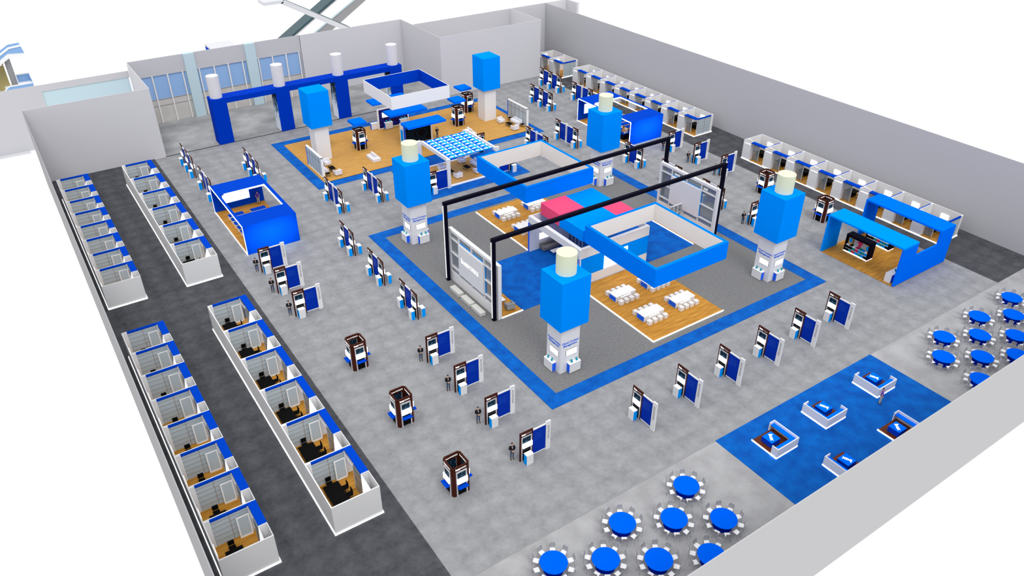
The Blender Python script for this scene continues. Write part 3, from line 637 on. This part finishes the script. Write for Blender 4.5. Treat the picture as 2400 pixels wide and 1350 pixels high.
# ---------------- lounge with patterned canopy ----------------
t = thing('lounge_canopy', 'white post and beam canopy with lit blue patterned ceiling tiles', 'canopy')
for x0, y0, x1, y1 in ((45.12, 82.1, 45.6, 82.4), (44.85, 89.55, 45.4, 90.0), (52.65, 82.1, 53.15, 82.4), (52.3, 89.55, 53.0, 89.95)): MB().box(x0, y0, .03, x1, y1, 4.05, 'white').build('post', t)
for x in (45.4, 52.5): MB().box(x, 82.25, 3.55, x + .3, 89.7, 4.03, 'white').build('beam', t)
mat('tile_blue', (.0, .05, .3), .8, (.0, .10, .55), 1.0, spec=0); mat('tile_cyan', (.02, .3, .5), .8, (.02, .35, .7), .8, spec=0); mat('tile_white', (.7, .75, .8), .8, (.6, .7, .8), .6)
nx, ny = 5, 4; tw = 6.6 / nx; tl = 7.0 / ny
m = MB(); m.box(0, 0, -.12, tw - .03, tl - .03, 0, 'tile_blue')
for k in range(2):
    yy = .1 + k * tl / 2
    m.box(.2, yy + .1, 0, .75, yy + .38, .012, 'tile_white'); m.prism([(.7, yy + .0), (1.22, yy + .1), (1.24, yy + .6), (.55, yy + .72)], 0, .006, 'tile_cyan'); m.prism([(.95, yy + .02), (1.28, yy - .05), (1.24, yy + .75)], .006, .012, 'tile_white')
m.box(0, 0, 0, tw - .03, .1, .014, 'tile_cyan')
tm = m.mesh('ceiling_tile')
for i in range(nx):
    for j in range(ny):
        o = add('ceiling_tile', tm, t); o.location = (45.75 + i * tw, 82.5 + j * tl, 3.98)
z = .1
for proto, x, y, r, lab in ((AC, 47.9, 84.25, PI, 'white armchair facing away at the near side of the lounge'), (AC, 47.3, 87.6, 0, 'white armchair at the left of the lounge behind the near post'), (CT, 47.65, 86.0, 0, 'black wire coffee table at the left of the lounge beside the near post'),
                            (AC, 50.85, 88.25, .0, 'white armchair at the far side of the lounge facing the coffee table'), (CT, 50.25, 85.85, 0, 'black wire coffee table in the open middle of the lounge'), (SF, 51.95, 86.1, -PI / 2, 'white sofa at the right side of the lounge'), (AC, 50.95, 84.15, PI, 'white armchair at the right end of the lounge below the sofa')):
    place(proto, (x, y, z), r, lab)
z = .08
for proto, x, y, r, lab in ((AC, 63.8, 98.0, 0, 'white armchair beside the right plain column'), (CT, 64.1, 96.1, 0, 'black coffee table in the right glass wall lounge'), (SF, 65.6, 96.3, -PI / 2, 'white sofa against the right glass wall'), (ST, 65.5, 98.0, 0, 'small black side table beyond the right sofa'), (ST, 65.6, 94.65, 0, 'small black side table before the right sofa'), (AC, 63.95, 94.3, PI, 'white armchair at the near end of the right glass wall lounge'),
                            (AC, 34.85, 98.1, 0, 'white armchair by the left plain column'), (CT, 34.7, 95.95, 0, 'black coffee table in the left glass wall lounge'), (SF, 33.55, 96.3, PI / 2, 'white sofa hidden against the left glass wall'), (ST, 33.5, 94.45, 0, 'small black side table at the near end of the left glass wall'), (AC, 34.8, 94.2, PI, 'white armchair at the near end of the left glass wall lounge')):
    place(proto, (x, y, z), r, lab)
def wood_bench(x, y, lab):
    t = thing('island_bench', lab, 'bench', (x, y, .08)); MB().box(-.6, -1.15, 0, .6, 1.15, .45, 'fabric_white').build('seat', t, .03)
    MB().box(-.14, -.75, .45, .14, .6, .95, 'fabric_white').build('backrest', t, .03)
wood_bench(41.1, 96.2, 'white island bench with centre backrest on the open wooden floor, left'); wood_bench(57.2, 96.6, 'white island bench behind the patterned canopy, right')
for x, lab in ((32.68, 'frosted glass lounge wall with white frame at the left edge of the demo floor'), (66.1, 'frosted glass lounge wall with white frame at the right edge of the demo floor')):
    t = thing('glass_wall', lab, 'partition'); a, b = 94.2, 99.6
    m = MB(); m.box(x, a, .08, x + .32, a + .12, 2.95, 'bright_white').box(x, b - .1, .08, x + .32, b, 2.95, 'end_blue').box(x, a, 2.83, x + .32, b, 2.97, 'bright_white').box(x, a, .08, x + .32, b, .16, 'bright_white'); m.build('frame', t)
    MB().box(x + .05, a + .12, .16, x + .25, b - .1, 2.83, 'part_glass').build('glass', t)
    m = MB()
    for k in range(1, 5): m.box(x + .03, a + k * 1.08, .16, x + .05, a + k * 1.08 + .03, 2.83, 'line_dark')
    m.box(x + .03, a + .1, 2.1, x + .05, b - .1, 2.13, 'line_dark'); m.build('panel_joints', t)
# demo walls
t = thing('demo_wall', 'purple patterned demo wall with white frame, counters before it', 'display wall', (0, 0, .08))
MB().box(46.6, 105.9, 0, 46.78, 106.15, 3.15, 'bright_white').box(51.62, 105.9, 0, 51.8, 106.15, 3.15, 'bright_white').box(46.78, 105.9, 3.03, 51.62, 106.15, 3.15, 'bright_white').box(46.78, 105.9, 0, 51.62, 106.15, .12, 'bright_white').build('frame', t)
MB().box(46.78, 105.93, .12, 51.62, 106.12, 3.03, 'purple_image').build('graphic', t)
MB().box(47.3, 105.75, 1.8, 48.65, 105.85, 2.55, 'screen').box(47.9, 105.85, 2.0, 48.1, 105.93, 2.3, 'black').build('screen', t)
letters('box', .5, (49.1, 105.915, 1.75), (1, 0, 0), (0, 0, 1), t, .01, 'text_grey')
for x, y, nm in ((48.1, 105.75, 'left'), (50.65, 105.75, 'right')):
    place(CC, (x, y, .08), 0, 'white counter with two tablets at the %s half of the purple demo wall' % nm)
    for j in (0, 1): place(TB, (x - .27 + .57 * j, y - .3, 1.13), 0, 'teal tablet, %s one on the %s purple wall counter' % (('left', 'right')[j], nm), 'tablets on the demo counters')
place(CC, (46.2, 106.2, .08), PI, 'white counter just behind the left end of the purple demo wall')
t = thing('demo_wall', 'white demo wall with dark jet turbine picture facing the viewer', 'display wall', (0, 0, .08))
MB().box(47.0, 98.2, 0, 47.25, 99.4, 3.0, 'white').box(51.4, 98.0, 0, 51.62, 99.4, 3.0, 'bright_white').box(47.25, 98.2, 0, 51.4, 99.4, 2.9, 'white').build('body', t)
MB().box(46.97, 98.4, .15, 47.0, 99.1, 2.2, 'cyan_blue').box(47.0, 97.95, 0, 47.2, 98.2, 3.0, 'end_blue').build('side_panel', t)
m = MB(); m.box(47.35, 98.05, .1, 51.4, 98.2, 2.9, 'black'); cx, cz = 49.9, 1.45
mat('blade', (.012, .04, .075), .7, spec=0)
for k in range(26):
    a = 2 * PI * k / 26; pts = []
    for r, da in ((.95, 0), (1.9, .22), (1.9, .30), (.95, .10)):
        pts.append((min(max(cx + r * math.cos(a + da) * 1.35, 47.4), 51.35), min(max(cz + r * math.sin(a + da), .15), 2.85)))
    if len(set(pts)) > 3 and abs(pts[0][0] - pts[1][0]) + abs(pts[0][1] - pts[1][1]) > .3 and math.cos(a) < .2: m.yprism(pts, 98.03, 98.05, 'blade')
n = 32
for r0, r1 in ((.9, .97), (.62, .7)):
    vs = [(cx + r * math.cos(2 * PI * i / n), 98.04, cz + r * math.sin(2 * PI * i / n)) for r in (r0, r1) for i in range(n)]
    m.poly(vs, [(i, (i + 1) % n, n + (i + 1) % n, n + i) for i in range(n)], 'blade')
m.build('turbine_picture', t)
place(manA, (52.5, 98.15, .08), 0, 'person in dark jacket standing right of the jet turbine wall on the wooden floor')

# ---------------- theatres ----------------
def theatre(x0, x1, y0, y1, label, mirror):
    t = thing('theatre_booth', label, 'booth'); h = 3.6; w = .3; B = 'royal_blue'
    platform_m = MB().box(x0 + .1, y0 + .1, 0, x1 - .1, y1 - .1, .1, 'wood_floor'); platform_m.build('deck', t)
    MB().box(x0, y0, 0, x1, y0 + .2, h - .15, B).build('near_wall', t); MB().box(x0, y1 - .2, 0, x1, y1, h - .15, B).build('screen_wall', t)
    ya, yb = y0 + 2.95, y1 - 3.1
    m = MB(); m.box(x0, y0, h - .15, x1, ya, h, B).box(x0, yb, h - .15, x1, y1, h, B).box(x0, ya, h - .15, x0 + .35, yb, h, B).box(x1 - .45, ya, h - .15, x1, yb, h, B); m.build('roof_frame', t)
    m = MB(); e = .1
    for xe in ((x0 - .03, x0 + .03),): m.box(xe[0], y0, h - .1, xe[1], y1, h + .02, 'led').box(xe[0], y0, 0, xe[1], y1, .12, 'led').box(xe[0], y0 - .02, 0, xe[1], y0 + .08, h, 'led').box(xe[0], y1 - .08, 0, xe[1], y1, h, 'led')
    m.box(x0 + .8, yb - e, h - .15, x1 - .45, yb, h + .01, 'led').box(x1 - .45 - e, ya, h - .15, x1 - .45, yb, h + .01, 'led')
    m.build('light_strip', t)
    MB().box(x0 + 1.15, y1 - .28, 1.0, x1 - 1.75, y1 - .2, 2.5, 'screen').build('projection_screen', t)
    return t
theatre(17.7, 23.9, 79.85, 92.4, 'open topped royal blue presentation booth with white lit edges, left side of the hall', 0)
theatre(74.35, 80.7, 79.75, 92.1, 'open topped royal blue presentation booth with white lit edges, right side by the meeting rooms', 1)
place(manB, (23.0, 91.7, .1), 0, 'person in purple shirt and beige trousers beside the projection screen in the left booth')
def bench():
    t = thing('bench', 'x', 'bench'); MB().box(-.9, -.35, .4, .9, .35, .52, 'royal_blue').build('seat', t)
    for s in (-1, 1): MB().box(s * .9, -.35, 0, s * .82, .35, .4, 'bright_white').build('leg', t)
    MB().box(-.9, -.37, .34, .9, -.33, .42, 'bright_white').build('front_rail', t); return t
BN = bench()
for bx, nm in ((17.7, 'left'), (74.35, 'right')):
    for c, cx in (('left', 1.75), ('right', 4.5)):
        for k in range(5): place(BN, (bx + cx, 89.4 - 1.2 * k, .1), 0, 'blue topped white bench, %s row from the screen, %s column, %s presentation booth' % (ORD[k], c, nm), 'benches in the presentation booths')
    t = thing('control_desk', 'dark blue control desk near the rear wall of the %s presentation booth' % nm, 'desk', (bx + 1.5, 82.1, .1))
    MB().box(-.9, -.35, 0, .9, .35, .85, 'navy').build('body', t); MB().box(-.95, -.4, .85, .95, .4, .92, 'royal_blue').build('top', t)
    MB().box(-.6, -.3, .92, .0, .0, 1.1, 'white').build('monitor', t)

# ---------------- shop ----------------
t = thing('shop_frame', 'sky blue double arch shop frame on a wooden floor at the right', 'booth'); B = 'sky_blue2'; B2 = 'sky_blue'
X0, X1, Y0, Y1, h = 72.2, 81.6, 35.1, 44.35, 4.7
MB().box(X0, Y0, 0, X1, Y1, .06, 'wood_floor').build('deck', t)
m = MB(); m.box(X0, Y0, .06, X1, Y0 + .2, 3.05, B).box(X0, Y0, 3.05, 74.85, Y0 + .2, h - .2, B).box(78.95, Y0, 3.05, X1, Y0 + .2, h - .2, B); m.build('near_wall', t)
for a, b, n in ((X0, 74.85, B2), (78.95, X1, B)):
    MB().box(a, Y0, h - .2, b, Y1, h, n).build('arch_top', t); MB().box(a, Y1 - .2, .06, b, Y1, h - .2, n).build('arch_leg', t)
def disp(x, y, lab):
    t = thing('merchandise_display', lab, 'display stand', (x, y, .06)); h = 2.15; L = 3.05; D = 1.05
    MB().box(0, 0, .1, D, .15, h, 'navy').box(0, L - .15, .1, D, L, h, 'navy').box(0, .15, h - .25, D, L - .15, h, 'navy').box(.5, .15, .1, .6, L - .15, h - .25, 'black').build('frame', t)
    MB().box(-.02, 0, 0, D, L, .1, 'led').build('lit_plinth', t)
    MB().box(.42, .75, .95, .5, 2.25, h - .3, 'panel_grey').build('centre_panel', t)
    z0 = 1.05
    m = MB(); yy, zz, xx = 1.45, 1.35, .40
    tee = [(-.17, -.35), (.17, -.35), (.17, .1), (.3, .02), (.36, .14), (.2, .33), (.08, .36), (-.08, .36), (-.2, .33), (-.36, .14), (-.3, .02), (-.17, .1)]
    m.poly([(xx, yy + a, zz + b) for a, b in tee] + [(xx + .02, yy + a, zz + b) for a, b in tee], [tuple(range(12)), tuple(range(23, 11, -1))] + [(i, i + 12, (i + 1) % 12 + 12, (i + 1) % 12) for i in range(12)], 'tee_red'); m.build('red_shirt_picture', t)
    m = MB(); m.box(.3, 2.35, .95, .48, 2.85, 1.8, 'tee_yellow').box(.3, .18, .95, .48, .68, 1.8, 'tee_yellow').box(.22, 2.4, 1.2, .3, 2.7, 1.65, 'cyan_blue').box(.22, .25, 1.1, .3, .55, 1.6, 'cyan_blue'); m.build('hanging_shirts', t)
    MB().box(.02, .15, .82, .5, L - .15, .87, 'bright_white').box(.02, .15, .45, .5, L - .15, .48, 'bright_white').build('shelf', t)
    cols = ['black', 'cyan_blue', 'tee_green', 'cyan_blue', 'tee_red', 'tee_green', 'black']
    for r, z in enumerate((.1, .48)):
        for k in range(7): MB().box(.06, .18 + k * .385, z + .01, .45, .52 + k * .385, z + .3, cols[(k + r) % 7]).build('folded_shirts', t)
    for k, c in enumerate(('bright_white', 'cyan_blue', 'tee_green', 'tee_red', 'bright_white', 'black', 'bright_white')): MB().box(.06, .18 + k * .385, .87, .42, .52 + k * .385, .97, c).build('folded_shirts', t)
disp(74.45, 39.93, 'black framed merchandise stand with red shirt picture in the front of the shop'); disp(78.45, 39.93, 'black framed merchandise stand at the back of the shop under the arches')
def sales(x, y, lab):
    t = thing('sales_counter', lab, 'counter', (x, y, .06)); MB().box(0, 0, 0, 2.5, .65, .95, 'end_blue').build('body', t)
    MB().box(-.05, -.05, .95, 2.55, .7, 1.02, 'white').box(-.05, -.05, 0, 0, .7, .95, 'white').build('top', t)
sales(72.55, 35.75, 'blue and white sales counter at the front of the shop'); sales(78.3, 35.75, 'blue and white sales counter at the rear of the shop')
for k, (x, y) in enumerate(((73.5, 35.95), (74.6, 36.1), (79.3, 36.1), (80.4, 36.1))): place(TB, (x, y, 1.09), 0, 'dark teal tablet, %s along the shop counters' % ORD[k], 'tablets in the shop')
place(manA, (79.3, 42.9, .06), 0, 'person almost hidden behind the front arch of the shop')

# ---------------- registration desks ----------------
def desk(mir, lab, cube_lab, x, y):
    t = thing('registration_desk', lab, 'desk', (x, y, .02)); s = -1 if mir else 1; L = 2.5; z = .98
    def bx(m, a, b, c, d, e, f, mt):
        if mir: a, d = 2.52 - a, 2.52 - d
        return m.box(a, b, c, d, e, f, mt)
    m = MB(); bx(m, .04, .04, 0, 2.48, 2.48, .1, 'red_wood'); m.build('deck', t)
    m = MB(); bx(m, -.02, -.02, 0, 2.54, .03, .13, 'led'); bx(m, -.02, .03, 0, .03, 2.54, .13, 'led'); bx(m, 2.49, .03, 0, 2.54, .6, .13, 'led')
    if mir: bx(m, 2.49, .03, 0, 2.54, 2.54, .13, 'led')
    m.build('light_strip', t)
    m = MB(); bx(m, 0, 0, .13, .09, 2.52, z, 'white'); bx(m, .09, 0, .13, 2.52, .09, z, 'white'); bx(m, .09, 2.43, .13, .6, 2.52, z, 'white'); bx(m, 2.43, .09, .13, 2.52, .62, z, 'white'); m.build('counter_wall', t, .01)
    m = MB(); bx(m, .09, .09, .68, .5, 2.43, .74, 'sky_blue2'); bx(m, .5, .09, .68, 2.43, .5, .74, 'sky_blue2'); m.build('shelf', t)
    q = thing('logo_cube', cube_lab, 'plinth', (x + (1.5 if not mir else 1.02), y + 1.5, .12))
    MB().box(-.52, -.5, 0, .52, .5, .5, 'gate_blue').build('body', q); MB().box(-.52, -.5, .5, .52, .5, .52, 'sky_blue2').build('top', q)
    a = rad(235 if mir else 112); letters('box', .47, (0, 0, .528), (math.cos(a), math.sin(a), 0), (-math.sin(a), math.cos(a), 0), q, .016)
desk(True, 'white walled registration desk at the left end of the blue carpet', 'blue cube with white lettering in the leftmost registration desk', 42.13, 25.22)
desk(False, 'white walled registration desk in the middle of the back row on the blue carpet', 'blue cube with white lettering in the middle back registration desk', 48.25, 25.21)
desk(False, 'white walled registration desk at the far right of the blue carpet', 'blue cube with white lettering in the farthest right registration desk', 55.17, 25.22)
desk(False, 'white walled registration desk cut off by the front wall, lower one', 'blue cube with white lettering in the lower desk cut by the front wall', 44.62, 20.27)
desk(True, 'white walled registration desk cut off by the front wall, right one', 'blue cube with white lettering in the right desk cut by the front wall', 51.66, 20.25)
place(manB, (54.75, 24.7, .02), rad(35), 'person in purple shirt and beige trousers standing at the corner of the farthest registration desk')

# ---------------- round tables ----------------
RT = thing('round_table', 'x', 'table')
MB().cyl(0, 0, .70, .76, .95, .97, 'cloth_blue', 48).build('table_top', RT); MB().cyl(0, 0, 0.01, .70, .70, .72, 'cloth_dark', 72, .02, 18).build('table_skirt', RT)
def chair():
    t = thing('banquet_chair', 'x', 'chair')       # seat faces -x (towards the table), back at +x
    MB().poly([(-.21, -.20, .44), (.2, -.17, .44), (.2, .17, .44), (-.21, .20, .44), (-.21, -.20, .47), (.2, -.17, .47), (.2, .17, .47), (-.21, .20, .47)], [(3, 2, 1, 0), (4, 5, 6, 7), (0, 1, 5, 4), (1, 2, 6, 5), (2, 3, 7, 6), (3, 0, 4, 7)], 'chair_seat').build('seat', t)
    pr = [(-.17, .5), (.17, .5), (.19, .78), (.15, .88), (-.15, .88), (-.19, .78)]
    fx = lambda z: .2 + (z - .45) * .22
    MB().poly([(fx(b), a, b) for a, b in pr] + [(fx(b) + .025, a, b) for a, b in pr], [tuple(range(5, -1, -1)), tuple(range(6, 12))] + [(i, (i + 1) % 6, (i + 1) % 6 + 6, i + 6) for i in range(6)], 'chair_shell').build('backrest', t)
    m = MB().tube((.19, -.19, .45), (.31, -.2, .88), .012, 'chrome').tube((.19, .19, .45), (.31, .2, .88), .012, 'chrome').tube((.31, -.2, .88), (.31, .2, .88), .012, 'chrome', 6); m.build('back_frame', t)
    for sx in (-1, 1):
        for sy in (-1, 1): MB().tube((sx * .18, sy * .16, .44), (sx * .22 + .03 * (sx > 0), sy * .2, 0), .012, 'chrome').build('leg', t)
    return t
CH = chair()
A_ = 'left of carpet'; B_ = 'right of carpet'
tabs = [(33.74, 26.76, A_, 'by the carpet corner'), (27.46, 26.76, A_, 'second by the floor seam'), (21.4, 26.78, A_, 'lowest left one'), (30.8, 25.0, A_, 'centre of group'), (24.5, 25.03, A_, 'second at picture bottom'),
        (33.73, 23.0, A_, 'beside the front wall'), (27.46, 23.0, A_, 'third at picture bottom'), (30.7, 21.27, A_, 'cut by front wall'),
        (67.4, 26.65, B_, 'first by the floor seam'), (73.47, 26.64, B_, 'second by the floor seam'), (79.49, 26.63, B_, 'topmost one'), (64.46, 24.93, B_, 'lower leftmost one'), (70.5, 24.92, B_, 'centre of group'), (76.55, 24.9, B_, 'upper at right frame edge'),
        (67.42, 22.95, B_, 'below the centre one'), (73.33, 22.93, B_, 'middle at right frame edge'), (64.19, 21.21, B_, 'lowest, cut by wall'), (70.39, 21.26, B_, 'lower at right frame edge')]
for x, y, sd, d in tabs:
    place(RT, (x, y, 0), 0, 'round table with blue cloth, %s, %s' % (sd.replace('carpet', 'blue registration carpet'), d), 'round blue tables')
    a0 = rad(57)                                     # away from the viewer
    for k in range(10):
        a = a0 - 2 * PI * k / 10
        place(CH, (x + 1.24 * math.cos(a), y + 1.24 * math.sin(a), 0), a, 'white chair, %s clockwise from farthest, at table %s %s' % (ORD[k], sd, d), 'banquet chairs around the round tables')

# ---------------- meeting rooms ----------------
def room(Wd, vc, scr='back'):
    """local: x = depth from the front, y = -distance from the closet end"""
    t = thing('meeting_room', 'x', 'meeting room'); h = 2.75; D = 3.69
    MB().box(0, -Wd, 0, D, 0, .1, 'wood_floor').build('deck', t)
    MB().box(-.07, -Wd, 0, 0, 0, .12, 'led').box(D, -Wd, 0, D + .07, 0, .12, 'led').build('light_strip', t)
    MB().box(0, -.09, .1, D, 0, h, 'white').build('side_wall', t)
    MB().box(D - .09, -Wd, .1, D, -.09, h, 'white').box(D - .45, -Wd, .1, D - .09, -Wd + .14, h, 'white').build('rear_wall', t)
    m = MB(); m.box(0, -vc, .1, .05, -.09, h, 'white').box(0.05, -vc, .1, .62, -vc + .05, h, 'white'); m.prism([(.58, -vc + .05), (.62, -vc), (1.25 if vc > 1.5 else .9, -.09), (.64, -.09)], .1, h, 'white'); m.build('closet', t)
    MB().box(0, -Wd, h - .14, .6, -vc, h, 'royal_blue').build('front_header', t)
    MB().box(.6, -Wd, h - .2, D - .45, -Wd + .14, h, 'royal_blue').build('side_header', t)
    gl = Wd - vc; g0 = vc + gl * .42
    MB().box(.62, -g0, .1, .67, -vc, h - .14, 'clear_glass').build('front_glass', t)
    m = MB(); m.box(.6, -g0 - .06, .1, .69, -g0, h - .14, 'trim').box(.6, -Wd + .14, 2.2, .69, -g0, 2.28, 'trim').box(.6, -Wd + .12, .1, .7, -Wd + .2, h - .14, 'trim').box(.61, -g0, 1.35, .68, -vc, 1.37, 'line_dark').box(.61, -g0, 2.25, .68, -vc, 2.27, 'line_dark'); m.build('door_frame', t)
    MB().box(.7, -Wd + .04, .1, D - .45, -Wd + .09, h - .2, 'part_glass').build('side_glass', t)
    m = MB()
    for z in (.55, 1.0, 1.45, 1.9, 2.3): m.box(.7, -Wd + .02, z, D - .45, -Wd + .11, z + .02, 'line_brown')
    m.box(1.95, -Wd + .02, .1, 1.98, -Wd + .11, h - .2, 'line_brown'); m.build('glass_joints', t)
    yy = -Wd + .32; m = MB()
    m.box(.7, yy, .12, 1.62, yy + .05, .26, 'bright_white').box(.7, yy, 2.05, 1.62, yy + .05, 2.15, 'bright_white').box(.7, yy, .26, .8, yy + .05, 2.05, 'bright_white').box(1.52, yy, .26, 1.62, yy + .05, 2.05, 'bright_white').box(.8, yy + .015, .26, 1.52, yy + .035, 2.05, 'part_glass'); m.build('door', t)
    if scr == 'back': MB().box(D - .16, -2.25, 1.42, D - .1, -1.3, 2.0, 'screen').build('screen', t)
    else: MB().box(1.3, -.15, 1.75, 2.2, -.1, 2.3, 'screen').build('screen', t)
    letters('boxWORKS', .2, (-.012, -vc * .5 - .05, 2.4), (0, -1, 0), (0, 0, 1), t, .012); return t
R3 = room(3.74, 1.35); R5 = room(4.99, 1.85); RS = room(3.74, 1.35, 'side')
def otable(w, l):
    t = thing('office_table', 'x', 'table'); MB().box(-w / 2, -l / 2, .7, w / 2, l / 2, .75, 'black').build('table_top', t)
    MB().box(-w / 2 + .15, -l / 2 + .3, 0, w / 2 - .15, -l / 2 + .4, .7, 'black').box(-w / 2 + .15, l / 2 - .4, 0, w / 2 - .15, l / 2 - .3, .7, 'black').build('leg', t); return t
def ochair():
    t = thing('office_chair', 'x', 'chair')
    MB().box(-.24, -.24, .44, .24, .24, .5, 'black').build('seat', t, .03); MB().box(.2, -.22, .55, .26, .22, 1.0, 'black').build('backrest', t, .03)
    m = MB().tube((0, 0, .06), (0, 0, .44), .03, 'chrome')
    for k in range(5): m.tube((0, 0, .08), (.28 * math.cos(k * 1.2566), .28 * math.sin(k * 1.2566), .03), .018, 'black')
    m.build('base', t); return t
OT5, OT3, OC = otable(1.25, 2.1), otable(1.2, 1.3), ochair()
rows = [('L1', R3, 8, 3.735, 13.97 - 7.77, 76.97, PI, 'far left row by the left wall', 'near'), ('L2', R5, 6, 4.99, 13.97, 76.97, PI, 'far row left of the grey carpet', 'near'),
        ('L3', R3, 8, 3.735, 6.2, 37.72, PI, 'near left row by the left wall', 'near'), ('L4', R5, 6, 4.99, 13.97, 37.72, PI, 'near row left of the grey carpet', 'near'),
        ('R2', R3, 8, 3.745, 84.8, 106.95, 0, 'far right row behind blue booth', 'far'), ('R3', R3, 8, 3.745, 84.8, 67.62, 0, 'near right row behind shop', 'far'), ('R1', RS, 2, 3.745, 84.8, 117.72, 0, 'pair in far right corner', 'far')]
ends = []
for nm, P, n, pitch, x, y, rz, lab, e in rows:
    for k in range(n):
        yy = y + pitch * k if rz else y - pitch * k
        w = 'room %s from %s end, %s' % (ORD[k], e, lab)
        pr_ = place(P, (x, yy, 0), rz, 'open white meeting room, %s from the %s end, %s' % (ORD[k], e, lab), 'open topped meeting rooms')
        if rz and k == 0: ends.append((MB().box(-.07, .0, 0, 3.76, .06, .12, 'led'), pr_))
        if not rz and k == n - 1: ends.append((MB().box(-.07, -pitch - .06, 0, 3.76, -pitch, .12, 'led'), pr_))
        if nm in ('L1', 'R1'): continue
        def wp(u, v): return (x - u, yy + v, .1) if rz else (x + u, yy - v, .1)
        if P is R5:
            place(OT5, wp(2.35, 2.9), rz, 'black table in meeting ' + w)
            for q, (u, v, a) in enumerate(((2.3, 4.25, -PI / 2), (1.5, 3.3, PI), (1.5, 2.5, PI))):
                place(OC, wp(u, v), rz + a, 'black %s chair, %s' % (('head', 'glass side', 'closet side')[q], w))
        else:
            place(OT3, wp(2.4, 1.5), rz, 'black table in meeting ' + w)
            place(OC, wp(2.4, 2.5), rz - PI / 2, 'black end chair, ' + w)
            if nm != 'L3': place(OC, wp(1.5, 1.6), rz + PI, 'black front chair, ' + w)
for m, r in ends: m.build('light_strip', r)
